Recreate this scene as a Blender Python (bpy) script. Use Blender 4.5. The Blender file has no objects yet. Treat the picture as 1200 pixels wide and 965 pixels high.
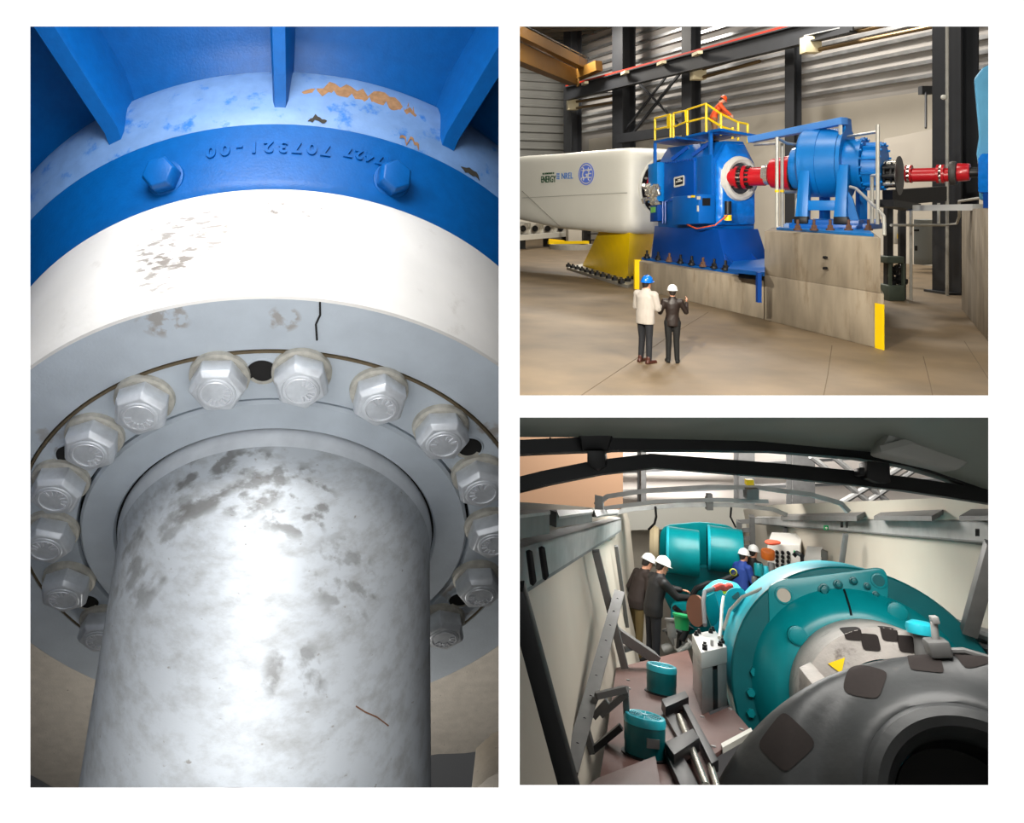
import bpy, bmesh, math, random
from mathutils import Vector, Matrix, Quaternion
random.seed(7)
V = Vector
PI = math.pi
SC = bpy.context.scene
COL = SC.collection

# ------------------------------------------------------------------ camera, world, exposure
FPX, PX0, PY0 = 900.0, 450.0, 240.0          # focal length and principal point in pixels of the 1200 x 965 frame
cam_d = bpy.data.cameras.new('camera')
cam = bpy.data.objects.new('camera', cam_d); COL.objects.link(cam)
cam.location = (0, 0, 0); cam.rotation_euler = (PI/2, 0, 0)
cam_d.sensor_fit = 'HORIZONTAL'; cam_d.sensor_width = 36.0
cam_d.lens = FPX/1200.0*36.0
cam_d.shift_x = (600.0-PX0)/1200.0
cam_d.shift_y = -(482.5-PY0)/1200.0
cam_d.clip_start = 0.05; cam_d.clip_end = 400
SC.camera = cam
wd = bpy.data.worlds.new('World'); SC.world = wd; wd.use_nodes = True
wd.node_tree.nodes['Background'].inputs[0].default_value = (1.0, 1.0, 1.0, 1)
wd.node_tree.nodes['Background'].inputs[1].default_value = 1.32
vs = SC.view_settings
vs.view_transform = 'Standard'; vs.look = 'None'; vs.exposure = 0.0; vs.gamma = 1.0; vs.use_curve_mapping = False
SC.cycles.use_denoising = True
SC.cycles.max_bounces = 8

def area_light(name, loc, target, size, power, color=(1, 1, 1), size_y=None, spread=None):
    l = bpy.data.lights.new(name, 'AREA'); l.energy = power; l.color = color
    l.size = size
    if size_y: l.shape = 'RECTANGLE'; l.size_y = size_y
    if spread: l.spread = spread
    o = bpy.data.objects.new(name, l); COL.objects.link(o)
    o.location = loc; o.rotation_euler = (V(target)-V(loc)).to_track_quat('-Z', 'Y').to_euler()
    return o
def spot_light(name, loc, target, power, angle, radius=.15, color=(1, 1, 1), blend=.6):
    l = bpy.data.lights.new(name, 'SPOT'); l.energy = power; l.color = color
    l.spot_size = angle; l.spot_blend = blend; l.shadow_soft_size = radius
    o = bpy.data.objects.new(name, l); COL.objects.link(o)
    o.location = loc; o.rotation_euler = (V(target)-V(loc)).to_track_quat('-Z', 'Y').to_euler()
    return o
# left opening: daylight from above, softer fill from the viewer's side
area_light('left_skylight', (-.4, 4.0, 2.5), (-.7, 5.8, -1.4), 2.4, 38, (1, .98, .95), 1.6)
area_light('left_fill', (-.9, 3.5, 1.6), (-.7, 4.6, -2.6), 1.6, 78, (1, 1, 1), .6)
area_light('left_low_fill', (-.9, 5.3, -5.6), (-.5, 7.6, -4.6), 1.4, 50, (1, .97, .92), .6)  # added fill below the view, brightens the lower housing
# hall: ceiling lamps, one strong lamp near the camera side, two added fills
for i, (x, y, e) in enumerate(((8, 20, 1000), (12, 32, 1400), (10, 46, 1500), (20, 40, 3400), (14, 60, 3400))):
    area_light('hall_lamp', (x, y, 14.6), (x, y, -3), 3.0, e, (1, .94, .85))
area_light('hall_front_fill', (7, 8.0, 6.5), (9, 26, 0), 3.0, 1300, (1, .96, .88), 1.2)  # unseen fill added above the view to light the hall frontally
spot_light('hall_floodlight', (1.75, 8.0, 2.1), (7, 19, -3), 6500, 1.7, .10, (1, .93, .80))
spot_light('hall_side_fill', (2.3, 13.0, 1.5), (9.5, 31, -1.5), 5500, 1.0, .10, (1, .95, .86))  # unseen fill added at the left, brightens pedestal and nacelle side
# nacelle: light falling through the open roof, hall lamps beyond, added fills
area_light('nacelle_roof_light', (5.0, 12.6, -3.8), (5.0, 11.0, -8), 2.2, 300, (1, .97, .92), 2.2)
area_light('nacelle_front_fill', (4.4, 7.2, -2.55), (4.4, 7.0, -7), 2.4, 105, (1, .97, .92), 1.2)  # added downward fill for the dark hub, deck and near wall
area_light('nacelle_rear_light', (7.0, 16.5, -5.2), (8.6, 22, -9.6), 2.5, 190, (1, .96, .9), 2.5)
area_light('far_hall_light', (12, 27, -4.5), (12, 33, -11), 6, 3600, (1, .97, .93), 2)
area_light('nacelle_back_fill', (7.6, 19.5, -6.2), (8.8, 22.6, -8.6), 1.2, 110, (1, .97, .92), .8)  # added fill facing away from us, brightens the rear panel

# ------------------------------------------------------------------ helpers
def P(x, y, d):                     # the point seen at frame position (x, y) at depth d
    return V(((x-PX0)/FPX*d, d, (PY0-y)/FPX*d))
FLOOR = -3.15
def G(x, y, z=FLOOR):               # the point of the hall floor (or of height z) seen at (x, y)
    return P(x, y, -z*FPX/(y-PY0))

def lin(c):
    return tuple(((v/255.0)/12.92 if v/255.0 <= .04045 else ((v/255.0+.055)/1.055)**2.4) for v in c)
MATS = {}
def mat(name, col, rough=.5, metal=0.0, var=.0, scale=6.0, col2=None, amt=.5, sc2=3.0, width=.12, bump=0.0, bscale=40.0,
        streak=None, emit=None, spec=.5, coat=0.0, detail=6.0):
    """procedural paint: base colour, tone variation, patches of a second colour, bump"""
    if name in MATS: return MATS[name]
    m = bpy.data.materials.new(name); m.use_nodes = True
    nt = m.node_tree; N = nt.nodes; L = nt.links
    b = N['Principled BSDF']
    c = lin(col)+(1,)
    b.inputs['Base Color'].default_value = c
    b.inputs['Roughness'].default_value = rough; b.inputs['Metallic'].default_value = metal
    b.inputs['Specular IOR Level'].default_value = spec
    if coat: b.inputs['Coat Weight'].default_value = coat; b.inputs['Coat Roughness'].default_value = .15
    tc = N.new('ShaderNodeTexCoord'); src = tc.outputs['Object']
    mp = N.new('ShaderNodeMapping'); L.new(src, mp.inputs[0])
    if streak: mp.inputs['Scale'].default_value = streak
    out = None
    if var > 0:
        n = N.new('ShaderNodeTexNoise'); n.inputs['Scale'].default_value = scale; n.inputs['Detail'].default_value = detail
        L.new(mp.outputs[0], n.inputs['Vector'])
        r = N.new('ShaderNodeValToRGB')
        r.color_ramp.elements[0].position = .3; r.color_ramp.elements[1].position = .7
        r.color_ramp.elements[0].color = tuple(v*(1-var) for v in c[:3])+(1,)
        r.color_ramp.elements[1].color = tuple(min(1, v*(1+var*.7)) for v in c[:3])+(1,)
        L.new(n.outputs['Fac'], r.inputs[0]); out = r.outputs[0]
    if col2:
        n2 = N.new('ShaderNodeTexNoise'); n2.inputs['Scale'].default_value = sc2; n2.inputs['Detail'].default_value = 8
        n2.inputs['Roughness'].default_value = .65
        L.new(mp.outputs[0], n2.inputs['Vector'])
        r2 = N.new('ShaderNodeValToRGB'); th = .72-.34*amt
        r2.color_ramp.elements[0].position = th; r2.color_ramp.elements[1].position = min(1, th+width)
        r2.color_ramp.elements[0].color = (0, 0, 0, 1); r2.color_ramp.elements[1].color = (1, 1, 1, 1)
        L.new(n2.outputs['Fac'], r2.inputs[0])
        mx = N.new('ShaderNodeMixRGB'); L.new(r2.outputs[0], mx.inputs[0])
        if out: L.new(out, mx.inputs[1])
        else: mx.inputs[1].default_value = c
        mx.inputs[2].default_value = lin(col2)+(1,)
        out = mx.outputs[0]
    if out: L.new(out, b.inputs['Base Color'])
    if bump > 0:
        nb = N.new('ShaderNodeTexNoise'); nb.inputs['Scale'].default_value = bscale; nb.inputs['Detail'].default_value = 4
        L.new(mp.outputs[0], nb.inputs['Vector'])
        bp = N.new('ShaderNodeBump'); bp.inputs['Strength'].default_value = bump; bp.inputs['Distance'].default_value = .02
        L.new(nb.outputs['Fac'], bp.inputs['Height']); L.new(bp.outputs[0], b.inputs['Normal'])
    if emit:
        b.inputs['Emission Color'].default_value = c; b.inputs['Emission Strength'].default_value = emit
    MATS[name] = m
    return m

CLIP = []                            # planes that end a mesh where it runs into a wall
WL = {}                              # world position of each parent's origin
class MB:
    """collects shapes; obj() links them as ONE mesh object"""
    def __init__(s): s.bm = bmesh.new(); s.mi = 0
    def face(s, pts):
        f = s.bm.faces.new([s.bm.verts.new(V(p)) for p in pts]); f.material_index = s.mi; return s
    def hexa(s, b, t):               # bottom quad, top quad (same winding)
        v = [s.bm.verts.new(V(p)) for p in list(b)+list(t)]
        for q in ((3, 2, 1, 0), (4, 5, 6, 7), (0, 1, 5, 4), (1, 2, 6, 5), (2, 3, 7, 6), (3, 0, 4, 7)):
            s.bm.faces.new([v[i] for i in q]).material_index = s.mi
        return s
    def box(s, c, hx, hy, hz, ax=V((1, 0, 0)), ay=V((0, 1, 0)), az=V((0, 0, 1))):
        c = V(c); ax = V(ax)*hx; ay = V(ay)*hy; az = V(az)*hz
        return s.hexa([c-ax-ay-az, c+ax-ay-az, c+ax+ay-az, c-ax+ay-az], [c-ax-ay+az, c+ax-ay+az, c+ax+ay+az, c-ax+ay+az])
    def bar(s, p0, p1, w, h, up=V((0, 0, 1))):       # rectangular bar from p0 to p1
        p0 = V(p0); p1 = V(p1); d = (p1-p0).normalized(); up = V(up)
        sd = d.cross(up)
        if sd.length < 1e-4: sd = d.cross(V((1, 0, 0)))
        sd.normalize(); u2 = sd.cross(d).normalized()
        a = sd*(w/2); b = u2*(h/2)
        return s.hexa([p0-a-b, p0+a-b, p0+a+b, p0-a+b], [p1-a-b, p1+a-b, p1+a+b, p1-a+b])
    def ibeam(s, p0, p1, w, h, t=.04, up=V((0, 0, 1))):
        p0 = V(p0); p1 = V(p1); d = (p1-p0).normalized(); sd = d.cross(V(up))
        if sd.length < 1e-4: sd = d.cross(V((1, 0, 0)))
        sd.normalize(); u2 = sd.cross(d).normalized()
        pts = [(-w/2, -h/2), (w/2, -h/2), (w/2, -h/2+t), (t/2, -h/2+t), (t/2, h/2-t), (w/2, h/2-t), (w/2, h/2), (-w/2, h/2),
               (-w/2, h/2-t), (-t/2, h/2-t), (-t/2, -h/2+t), (-w/2, -h/2+t)]
        return s.prism([p0+sd*a+u2*b for a, b in pts], p1-p0)
    def prism(s, pts, vec):
        vec = V(vec); n = len(pts)
        a = [s.bm.verts.new(V(p)) for p in pts]; b = [s.bm.verts.new(V(p)+vec) for p in pts]
        s.bm.faces.new(list(reversed(a))).material_index = s.mi; s.bm.faces.new(b).material_index = s.mi
        for i in range(n):
            j = (i+1) % n; s.bm.faces.new([a[i], a[j], b[j], b[i]]).material_index = s.mi
        return s
    def loft(s, rings, caps=True, closed=True):
        vr = [[s.bm.verts.new(V(p)) for p in r] for r in rings]
        for A, B in zip(vr, vr[1:]):
            n = len(A)
            for i in range(n if closed else n-1):
                j = (i+1) % n
                try: s.bm.faces.new([A[i], A[j], B[j], B[i]]).material_index = s.mi
                except ValueError: pass
        if caps and closed:
            s.bm.faces.new(list(reversed(vr[0]))).material_index = s.mi; s.bm.faces.new(vr[-1]).material_index = s.mi
        return s
    def cyl(s, p0, p1, r0, r1=None, n=24, caps=True):
        p0 = V(p0); p1 = V(p1); r1 = r0 if r1 is None else r1
        u, w = frame(p1-p0)
        R = lambda p, r: [p+(u*math.cos(2*PI*i/n)+w*math.sin(2*PI*i/n))*r for i in range(n)]
        return s.loft([R(p0, r0), R(p1, r1)], caps)
    def lathe(s, prof, o, d, n=64, a0=0, a1=2*PI, u=None, closed=False):
        """profile of (radius, distance along d); a0..a1 measured from u"""
        o = V(o); d = V(d).normalized()
        if u is None: u, w = frame(d)
        else: u = V(u).normalized(); w = d.cross(u)
        full = abs(a1-a0-2*PI) < 1e-4
        k = n if full else n+1
        dirs = [u*math.cos(a0+(a1-a0)*i/n)+w*math.sin(a0+(a1-a0)*i/n) for i in range(k)]
        vr = []
        for r, t in prof:
            if r < 1e-6: vr.append([s.bm.verts.new(o+d*t)]*k)
            else: vr.append([s.bm.verts.new(o+d*t+q*r) for q in dirs])
        pairs = list(zip(vr, vr[1:]))
        if closed: pairs.append((vr[-1], vr[0]))
        for A, B in pairs:
            for i in range(n):
                j = (i+1) % k
                q = []
                for v in (A[i], A[j], B[j], B[i]):
                    if v not in q: q.append(v)
                if len(q) > 2:
                    try: s.bm.faces.new(q).material_index = s.mi
                    except ValueError: pass
        if closed and not full:
            s.bm.faces.new([r[0] for r in vr]).material_index = s.mi; s.bm.faces.new([r[-1] for r in reversed(vr)]).material_index = s.mi
        return s
    def tube(s, pts, r, n=8, loop=False):
        pts = [V(p) for p in pts]; rings = []
        m = len(pts); u = None
        for i in range(m):
            if loop: t = (pts[(i+1) % m]-pts[i-1])
            else: t = (pts[min(i+1, m-1)]-pts[max(i-1, 0)])
            t.normalize()
            if u is None: u, w = frame(t)
            else:
                u = (u-t*u.dot(t)).normalized(); w = t.cross(u)
            rr = r[i] if isinstance(r, (list, tuple)) else r
            rings.append([pts[i]+(u*math.cos(2*PI*k/n)+w*math.sin(2*PI*k/n))*rr for k in range(n)])
        if loop: rings.append(rings[0])
        return s.loft(rings, not loop)
    def ball(s, c, r, n=12, sx=1, sy=1, sz=1):
        c = V(c)
        rings = []
        for i in range(1, n):
            th = PI*i/n
            rings.append([c+V((math.cos(2*PI*k/(2*n))*math.sin(th)*r*sx, math.sin(2*PI*k/(2*n))*math.sin(th)*r*sy, math.cos(th)*r*sz)) for k in range(2*n)])
        return s.loft(rings)
    def hexhead(s, p, d, r, h, rot=0.0, ch=.25):     # hex bolt head with chamfered top
        p = V(p); d = V(d).normalized(); u, w = frame(d)
        R = lambda rr, t, n=6, o=0: [p+d*t+(u*math.cos(rot+2*PI*i/n)+w*math.sin(rot+2*PI*i/n))*rr for i in range(n)]
        return s.loft([R(r, 0), R(r, h*(1-ch)), R(r*.86, h)])
    def done(s, bevel=0.0, seg=2, ang=35, smooth=True, recalc=True):
        bm = s.bm
        if recalc: bmesh.ops.recalc_face_normals(bm, faces=bm.faces[:])
        if bevel > 0:
            ed = [e for e in bm.edges if len(e.link_faces) == 2 and e.calc_face_angle(0) > math.radians(30)]
            bmesh.ops.bevel(bm, geom=ed, offset=bevel, segments=seg, profile=.5, affect='EDGES', clamp_overlap=True)
            bmesh.ops.recalc_face_normals(bm, faces=bm.faces[:])
        if smooth:
            for f in bm.faces: f.smooth = True
            for e in bm.edges:
                if len(e.link_faces) != 2 or e.calc_face_angle(0) > math.radians(ang): e.smooth = False
        return s
def frame(d):
    d = V(d).normalized()
    u = d.cross(V((0, 0, 1)))
    if u.length < 1e-3: u = V((1, 0, 0))
    u.normalize(); return u, d.cross(u).normalized()

def obj(name, mb, m, parent=None, label=None, cat=None, group=None, kind=None, bevel=0.0, seg=2, ang=35, smooth=True, at=None):
    if isinstance(mb, MB):
        for co, no in CLIP:
            r = bmesh.ops.bisect_plane(mb.bm, geom=mb.bm.verts[:]+mb.bm.edges[:]+mb.bm.faces[:], plane_co=co, plane_no=no, clear_outer=True)
        mb.done(bevel, seg, ang, smooth)
        me = bpy.data.meshes.new(name)
        mb.bm.to_mesh(me); mb.bm.free()
    else: me = mb
    ms = m if isinstance(m, (list, tuple)) else [m]
    for x in ms: me.materials.append(x)
    o = bpy.data.objects.new(name, me); COL.objects.link(o)
    if parent is not None:
        off = WL[parent.name]; o.parent = parent; wl = off.copy()
    else:
        if at is None:
            xs = [v.co for v in me.vertices]
            lo = V((min(v.x for v in xs), min(v.y for v in xs), min(v.z for v in xs)))
            hi = V((max(v.x for v in xs), max(v.y for v in xs), max(v.z for v in xs)))
            at = V(((lo.x+hi.x)/2, (lo.y+hi.y)/2, lo.z))
        off = V(at); o.location = off; wl = off.copy()
    me.transform(Matrix.Translation(-off))
    WL[o.name] = wl
    if label: o['label'] = label
    if cat: o['category'] = cat
    if group: o['group'] = group
    if kind: o['kind'] = kind
    return o
def thing(name, label, cat, loc, group=None):
    o = bpy.data.objects.new(name, None); COL.objects.link(o)
    o.location = V(loc); o.empty_display_size = .1
    o['label'] = label; o['category'] = cat
    if group: o['group'] = group
    WL[o.name] = V(loc)
    return o
def struct(name, mb, m, **k): return obj(name, mb, m, kind='structure', **k)
def text_mesh(body, size, depth, m4, spacing=1.0, align='CENTER', shear=0.0, bold=0.0):
    cu = bpy.data.curves.new('t', 'FONT'); cu.body = body; cu.size = size; cu.extrude = depth; cu.space_character = spacing
    cu.align_x = align; cu.align_y = 'CENTER'; cu.shear = shear; cu.offset = bold
    o = bpy.data.objects.new('t', cu); COL.objects.link(o)
    dg = bpy.context.evaluated_depsgraph_get()
    me = bpy.data.meshes.new_from_object(o.evaluated_get(dg))
    bpy.data.objects.remove(o); bpy.data.curves.remove(cu)
    me.transform(m4); me.materials.clear()
    return me
def join_meshes(ms):
    b = bmesh.new()
    for me in ms: b.from_mesh(me); bpy.data.meshes.remove(me)
    r = MB(); r.bm.free(); r.bm = b
    return r
def basis(x, y, z, o):
    m = Matrix.Identity(4)
    for i, a in enumerate((x, y, z)):
        for k in range(3): m[k][i] = a[k]
    for k in range(3): m[k][3] = o[k]
    return m

# ------------------------------------------------------------------ the white wall with its three openings
WALLD = 3.0
m_white = mat('white_wall_paint', (250, 250, 250), rough=.9, spec=.1)
m_shell = mat('plain_wall_paint', (150, 150, 150), rough=.9)
m_dark = mat('dark_wall_paint', (58, 58, 60), rough=.9)
def wall_front():
    s = MB(); x0, x1, z0, z1 = -9.0, 45.0, -24.0, 18.0
    px = lambda x: (x-PX0)/FPX*WALLD
    pz = lambda y: (PY0-y)/FPX*WALLD
    xs = [x0, px(35.5), px(584.5), px(609), px(1158.3), x1]
    zs = [z1, pz(31), pz(463.7), pz(489.5), pz(920.5), z0]
    zl = pz(923.5)
    th = .05
    def slab(xa, xb, za, zb, tap=(0, 0, 0, 0)):      # tap: setback of the rear edge left, right, top, bottom (splayed reveal)
        f = [(xa, WALLD, za), (xb, WALLD, za), (xb, WALLD, zb), (xa, WALLD, zb)]
        l, r, t, b = tap
        k = [(xa+l, WALLD+th, za-t), (xb-r, WALLD+th, za-t), (xb-r, WALLD+th, zb+b), (xa+l, WALLD+th, zb+b)]
        s.hexa(f, k)
    q = .05
    q2 = .022
    slab(x0, x1, zs[0], zs[1], (0, 0, 0, q))                        # above
    slab(x0, xs[1], zs[1], zs[5], (0, q, 0, 0))                      # left
    slab(xs[2], xs[3], zs[1], zs[5], (q2, q2, 0, 0))                   # between left and right openings
    slab(xs[4], x1, zs[1], zs[5], (q, 0, 0, 0))                      # right
    slab(xs[3], xs[4], zs[2], zs[3], (0, 0, q2, q2))                   # between the two right openings
    slab(xs[3], xs[4], zs[4], zs[5], (0, 0, q, 0))                   # below right
    slab(xs[1], xs[2], zl, zs[5], (0, 0, q, 0))                      # below left
    return struct('wall_front', s, m_white, smooth=False)
wall_front()
# added partition behind it, keeps the light of the openings apart
k1 = (597-PX0)/FPX
s = MB(); s.hexa([(k1*3-.01, 3.03, -24), (k1*3+.01, 3.03, -24), (k1*78+.01, 78, -24), (k1*78-.01, 78, -24)],
                 [(k1*3-.01, 3.03, 18), (k1*3+.01, 3.03, 18), (k1*78+.01, 78, 18), (k1*78-.01, 78, 18)])
struct('wall_partition', s, m_dark, smooth=False)

# ================================================================== LEFT OPENING: shaft, flange and blue hub

kL = (594-PX0)/FPX
CLIP[:] = [(V((kL*3, 3, 0)), V((1, -kL, 0))), (V((0, 11, 0)), V((0, 1, 0))), ]
s = MB(); s.box((-3.2, 9.9, -2.5), 5.9, .1, 5.6)                    # added unseen chamber round the machine, closes off stray light
m_lback = mat('left_chamber_paint', (150, 152, 156), rough=.9)
struct('wall_back', s, m_lback)
s = MB(); s.box((-8.9, 6.5, -2.5), .1, 3.5, 5.6); struct('wall_left', s, m_lback)
s = MB(); s.box((-4.0, 6.5, -8.0), 5.0, 3.5, .1); struct('floor', s, m_lback)
s = MB(); s.box((-4.0, 6.5, 3.0), 5.0, 3.5, .1); struct('ceiling', s, m_lback)

CLIP.extend([(V((0, 0, 2.8)), V((0, 0, 1))), (V((0, 0, -7.8)), V((0, 0, -1)))]); CLIP[1] = (V((0, 8.9, 0)), V((0, 1, 0))); CLIP.append((V((0, 3.1, 0)), V((0, -1, 0))))
LO = V((-.69678, 5.0, -2.22415)); LD = V((.05569, -.86964, -.49053)); LU = V((0, .4913, -.87099)); LW = LD.cross(LU)
if LW.x > 0: LW = -LW
def LP(r, deg, t):                  # polar position on the machine; 180 deg is the top
    a = math.radians(deg)
    return LO+LD*t+(LU*math.cos(a)+LW*math.sin(a))*r
m_flange = mat('grey_flange_paint', (204, 213, 221), rough=.5, var=.07, scale=5, col2=(128, 132, 130), amt=.12, sc2=4, bump=.08, bscale=60)
m_drum = mat('white_drum_paint', (224, 221, 215), rough=.55, var=.05, scale=3, col2=(178, 170, 158), amt=.35, sc2=4, width=.3, bump=.05, bscale=30)
m_blue = mat('gloss_blue_paint', (0, 82, 150), rough=.42, var=.10, scale=14, bump=.10, bscale=55, spec=.3)
m_bluew = mat('glare_worn_blue', (104, 138, 184), rough=.45, var=.12, scale=9, col2=(30, 104, 180), amt=.46, sc2=6, width=.1, bump=.08, bscale=50)  # wear patches, plus a pale tone painting in glare from above
m_zinc = mat('zinc_bolt_metal', (222, 226, 230), rough=.36, metal=.35, var=.08, scale=25, bump=.05, bscale=120)
m_zincw = mat('stained_washer_metal', (200, 196, 184), rough=.5, metal=.15, var=.2, scale=20)
m_gap = mat('dark_gap', (26, 24, 22), rough=.8)
m_seal = mat('brown_sealant', (112, 98, 74), rough=.8, var=.2, scale=20)
m_rust = mat('rust_stain', (150, 112, 76), rough=.85, var=.25, scale=30)

def shaft_material():
    m = bpy.data.materials.new('bare_steel_shaft'); m.use_nodes = True
    nt = m.node_tree; N = nt.nodes; L = nt.links; b = N['Principled BSDF']
    b.inputs['Metallic'].default_value = .35; b.inputs['Roughness'].default_value = .4
    tc = N.new('ShaderNodeTexCoord')
    mp = N.new('ShaderNodeMapping'); mp.inputs['Rotation'].default_value = (.3, .5, .75); mp.inputs['Scale'].default_value = (2.0, 2.0, 6.0)
    L.new(tc.outputs['Object'], mp.inputs[0])
    n = N.new('ShaderNodeTexNoise'); n.inputs['Scale'].default_value = 2.6; n.inputs['Detail'].default_value = 9; n.inputs['Roughness'].default_value = .68
    L.new(mp.outputs[0], n.inputs['Vector'])
    r = N.new('ShaderNodeValToRGB'); e = r.color_ramp.elements
    e[0].position = .30; e[0].color = lin((176, 178, 178))+(1,); e[1].position = .56; e[1].color = lin((206, 211, 215))+(1,)
    L.new(n.outputs['Fac'], r.inputs[0])
    n2 = N.new('ShaderNodeTexNoise'); n2.inputs['Scale'].default_value = 9; n2.inputs['Detail'].default_value = 5; L.new(mp.outputs[0], n2.inputs['Vector'])
    r2 = N.new('ShaderNodeValToRGB'); e = r2.color_ramp.elements
    e[0].position = .69; e[0].color = (0, 0, 0, 1); e[1].position = .75; e[1].color = (1, 1, 1, 1); L.new(n2.outputs['Fac'], r2.inputs[0])
    mx = N.new('ShaderNodeMixRGB'); L.new(r2.outputs[0], mx.inputs[0]); L.new(r.outputs[0], mx.inputs[1]); mx.inputs[2].default_value = lin((160, 158, 154))+(1,)
    L.new(mx.outputs[0], b.inputs['Base Color'])
    rr = N.new('ShaderNodeMapRange'); rr.inputs[3].default_value = .62; rr.inputs[4].default_value = .48; L.new(n.outputs['Fac'], rr.inputs[0]); L.new(rr.outputs[0], b.inputs['Roughness'])
    bp = N.new('ShaderNodeBump'); bp.inputs['Strength'].default_value = .08; bp.inputs['Distance'].default_value = .02
    L.new(n.outputs['Fac'], bp.inputs['Height']); L.new(bp.outputs[0], b.inputs['Normal'])
    return m
m_shaft = shaft_material()
m_polish = mat('polished_steel', (224, 228, 232), rough=.3, metal=.15, var=.1, scale=8)

# --- blue cast hub
hub = thing('blue_hub', 'huge glossy blue cast hub with radial ribs, behind the white drum', 'machine hub', LO+LD*-2.4)
s = MB(); s.lathe([(1.5, -1.0), (2.06, -.9), (2.10, -.905), (2.155, -.935), (2.185, -.98), (2.365, -1.355), (2.38, -1.385)], LO, LD, 128)
obj('front_ring', s, m_blue, hub)
s = MB(); s.lathe([(2.36, -1.37), (2.385, -1.39), (2.43, -1.46), (2.445, -1.48), (2.535, -1.73), (2.552, -1.79), (2.555, -1.9)], LO, LD, 128)
obj('shoulder_band', s, m_bluew, hub, label='worn blue shoulder band with pale glare painted in')
s = MB(); s.lathe([(2.45, -1.86), (2.62, -2.0), (2.75, -2.08), (6.2, -2.45), (6.2, -2.7), (2.45, -2.5)], LO, LD, 128)
obj('back_disc', s, m_blue, hub)
def hub_rib(deg, w):
    a = math.radians(deg); er = LU*math.cos(a)+LW*math.sin(a); et = LD.cross(er)
    s = MB()
    rings = []
    for r, t0, t1, k in ((2.40, -1.95, -1.46, .8), (2.52, -2.1, -1.55, .86), (3.2, -2.4, -1.62, 1.0), (5.6, -2.5, -1.85, 1.15)):
        h = w*k/2
        rings.append([LO+er*r+LD*t0+et*(-h*1.5), LO+er*r+LD*(t1-.05)-et*h, LO+er*r+LD*t1-et*(h*.7), LO+er*r+LD*t1+et*(h*.7), LO+er*r+LD*(t1-.05)+et*h, LO+er*r+LD*t0+et*h*1.5])
    s.loft(rings); obj('rib', s, m_blue if abs(deg) == 178 else m_bluer, hub, ang=60)
m_bluer = m_blue
for dg, w in ((-177.9, .125), (155.2, .165), (-150.0, .165), (128, .17), (-123, .17), (101, .17), (-96, .17)): hub_rib(dg, w)
for dg in (163.9, -159.0, 126, -120):
    p = LP(2.235, dg, -1.085); nrm = (LD*.44+(p-LO-LD*-1.17).normalized()*.9).normalized()
    nrm = (LD*.6+(p-LO-LD*-1.17).normalized()*.8).normalized()
    s = MB(); s.cyl(p-nrm*.03, p+nrm*.025, .122, n=28); s.hexhead(p+nrm*.02, nrm, .114, .115, .3); obj('hub_bolt', s, m_blue, hub, bevel=.008)
# raised casting number, read upside down from here
def arc_text(body, d0, step, r, size):
    ms = []
    for i, ch in enumerate(body):
        if ch == ' ': continue
        a = d0+step*i; p = LP(r, a, -.98-(r-2.185)/.18*.375)
        er = (LP(1, a, 0)-LO).normalized(); nrm = (LD*.433+er*.901).normalized()
        up = (LD*.901-er*.433).normalized(); x = up.cross(nrm); p = p+nrm*.004
        ms.append(text_mesh(ch, size, .010, basis(x, up, nrm, p), bold=.004))
    return ms
for me in arc_text('707321-00', -170.2, -2.3, 2.295, .125)+arc_text('17427', -159.6, -1.75, 2.30, .105):
    obj('raised_numeral', join_meshes([me]), m_blue, hub, smooth=False)
# rust run and chips on the shoulder band
def patch_on_band(name, d0, d1, r0, r1, m, n=14, jag=.02, seed=1):
    rnd = random.Random(seed); s = MB(); top = []; bot = []
    def tz(r): return (-1.46-(r-2.43)/(2.552-2.43)*.33) if r > 2.43 else (-1.375-(r-2.373)*1.5)
    for i in range(n+1):
        a = d0+(d1-d0)*i/n; e = min(1, 4*min(i, n-i)/n+.15)
        ra = r0+rnd.uniform(-jag, jag); rb = ra+(r1-r0)*e*rnd.uniform(.6, 1.1)
        top.append(LP(rb+.004, a, tz(rb)+.004)); bot.append(LP(ra+.004, a, tz(ra)+.004))
    v0 = [s.bm.verts.new(p) for p in bot]; v1 = [s.bm.verts.new(p) for p in top]
    for i in range(n): s.bm.faces.new([v0[i], v0[i+1], v1[i+1], v1[i]])
    return obj(name, s, m, hub)
patch_on_band('rust_stain', -175, -155.5, 2.50, 2.545, m_rust, 22, .012, 3)
patch_on_band('rust_stain', -158.5, -155, 2.40, 2.53, m_rust, 8, .02, 5)
patch_on_band('paint_chip', -173.5, -170.5, 2.40, 2.425, mat('bare_dark_spot', (52, 48, 40), rough=.9), 8, .008, 4)
patch_on_band('paint_chip', -147, -143, 2.395, 2.42, MATS['bare_dark_spot'], 8, .008, 6)

# --- white drum with grey bolted flange
fl = thing('coupling_flange', 'white drum with grey flange face and a ring of bolts round the steel shaft', 'flange', LO+LD*-.92)
s = MB(); s.lathe([(1.2, -.93), (2.141, -.925), (2.139, -.88), (2.02, -.05), (2.0, -.008), (1.985, 0.0)], LO, LD, 160)
obj('drum', s, m_drum, fl)
s = MB(); s.lathe([(1.985, 0.0), (1.94, .0), (1.63, -.02), (1.62, -.06)], LO, LD, 160); obj('flange_face', s, m_flange, fl)
s = MB(); s.lathe([(1.625, -.06), (1.62, -.018), (1.608, -.012), (1.60, -.05)], LO, LD, 160); obj('seal', s, m_seal, fl, label='thin brown sealant line')
s = MB(); s.lathe([(1.605, -.06), (1.602, -.02), (1.27, -.02), (1.265, -.12)], LO, LD, 160); obj('bolt_ring', s, m_flange, fl)
s = MB(); s.lathe([(1.275, -.10), (1.235, -.10)], LO, LD, 160); obj('groove', s, m_gap, fl, label='black gap round the collar')
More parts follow.
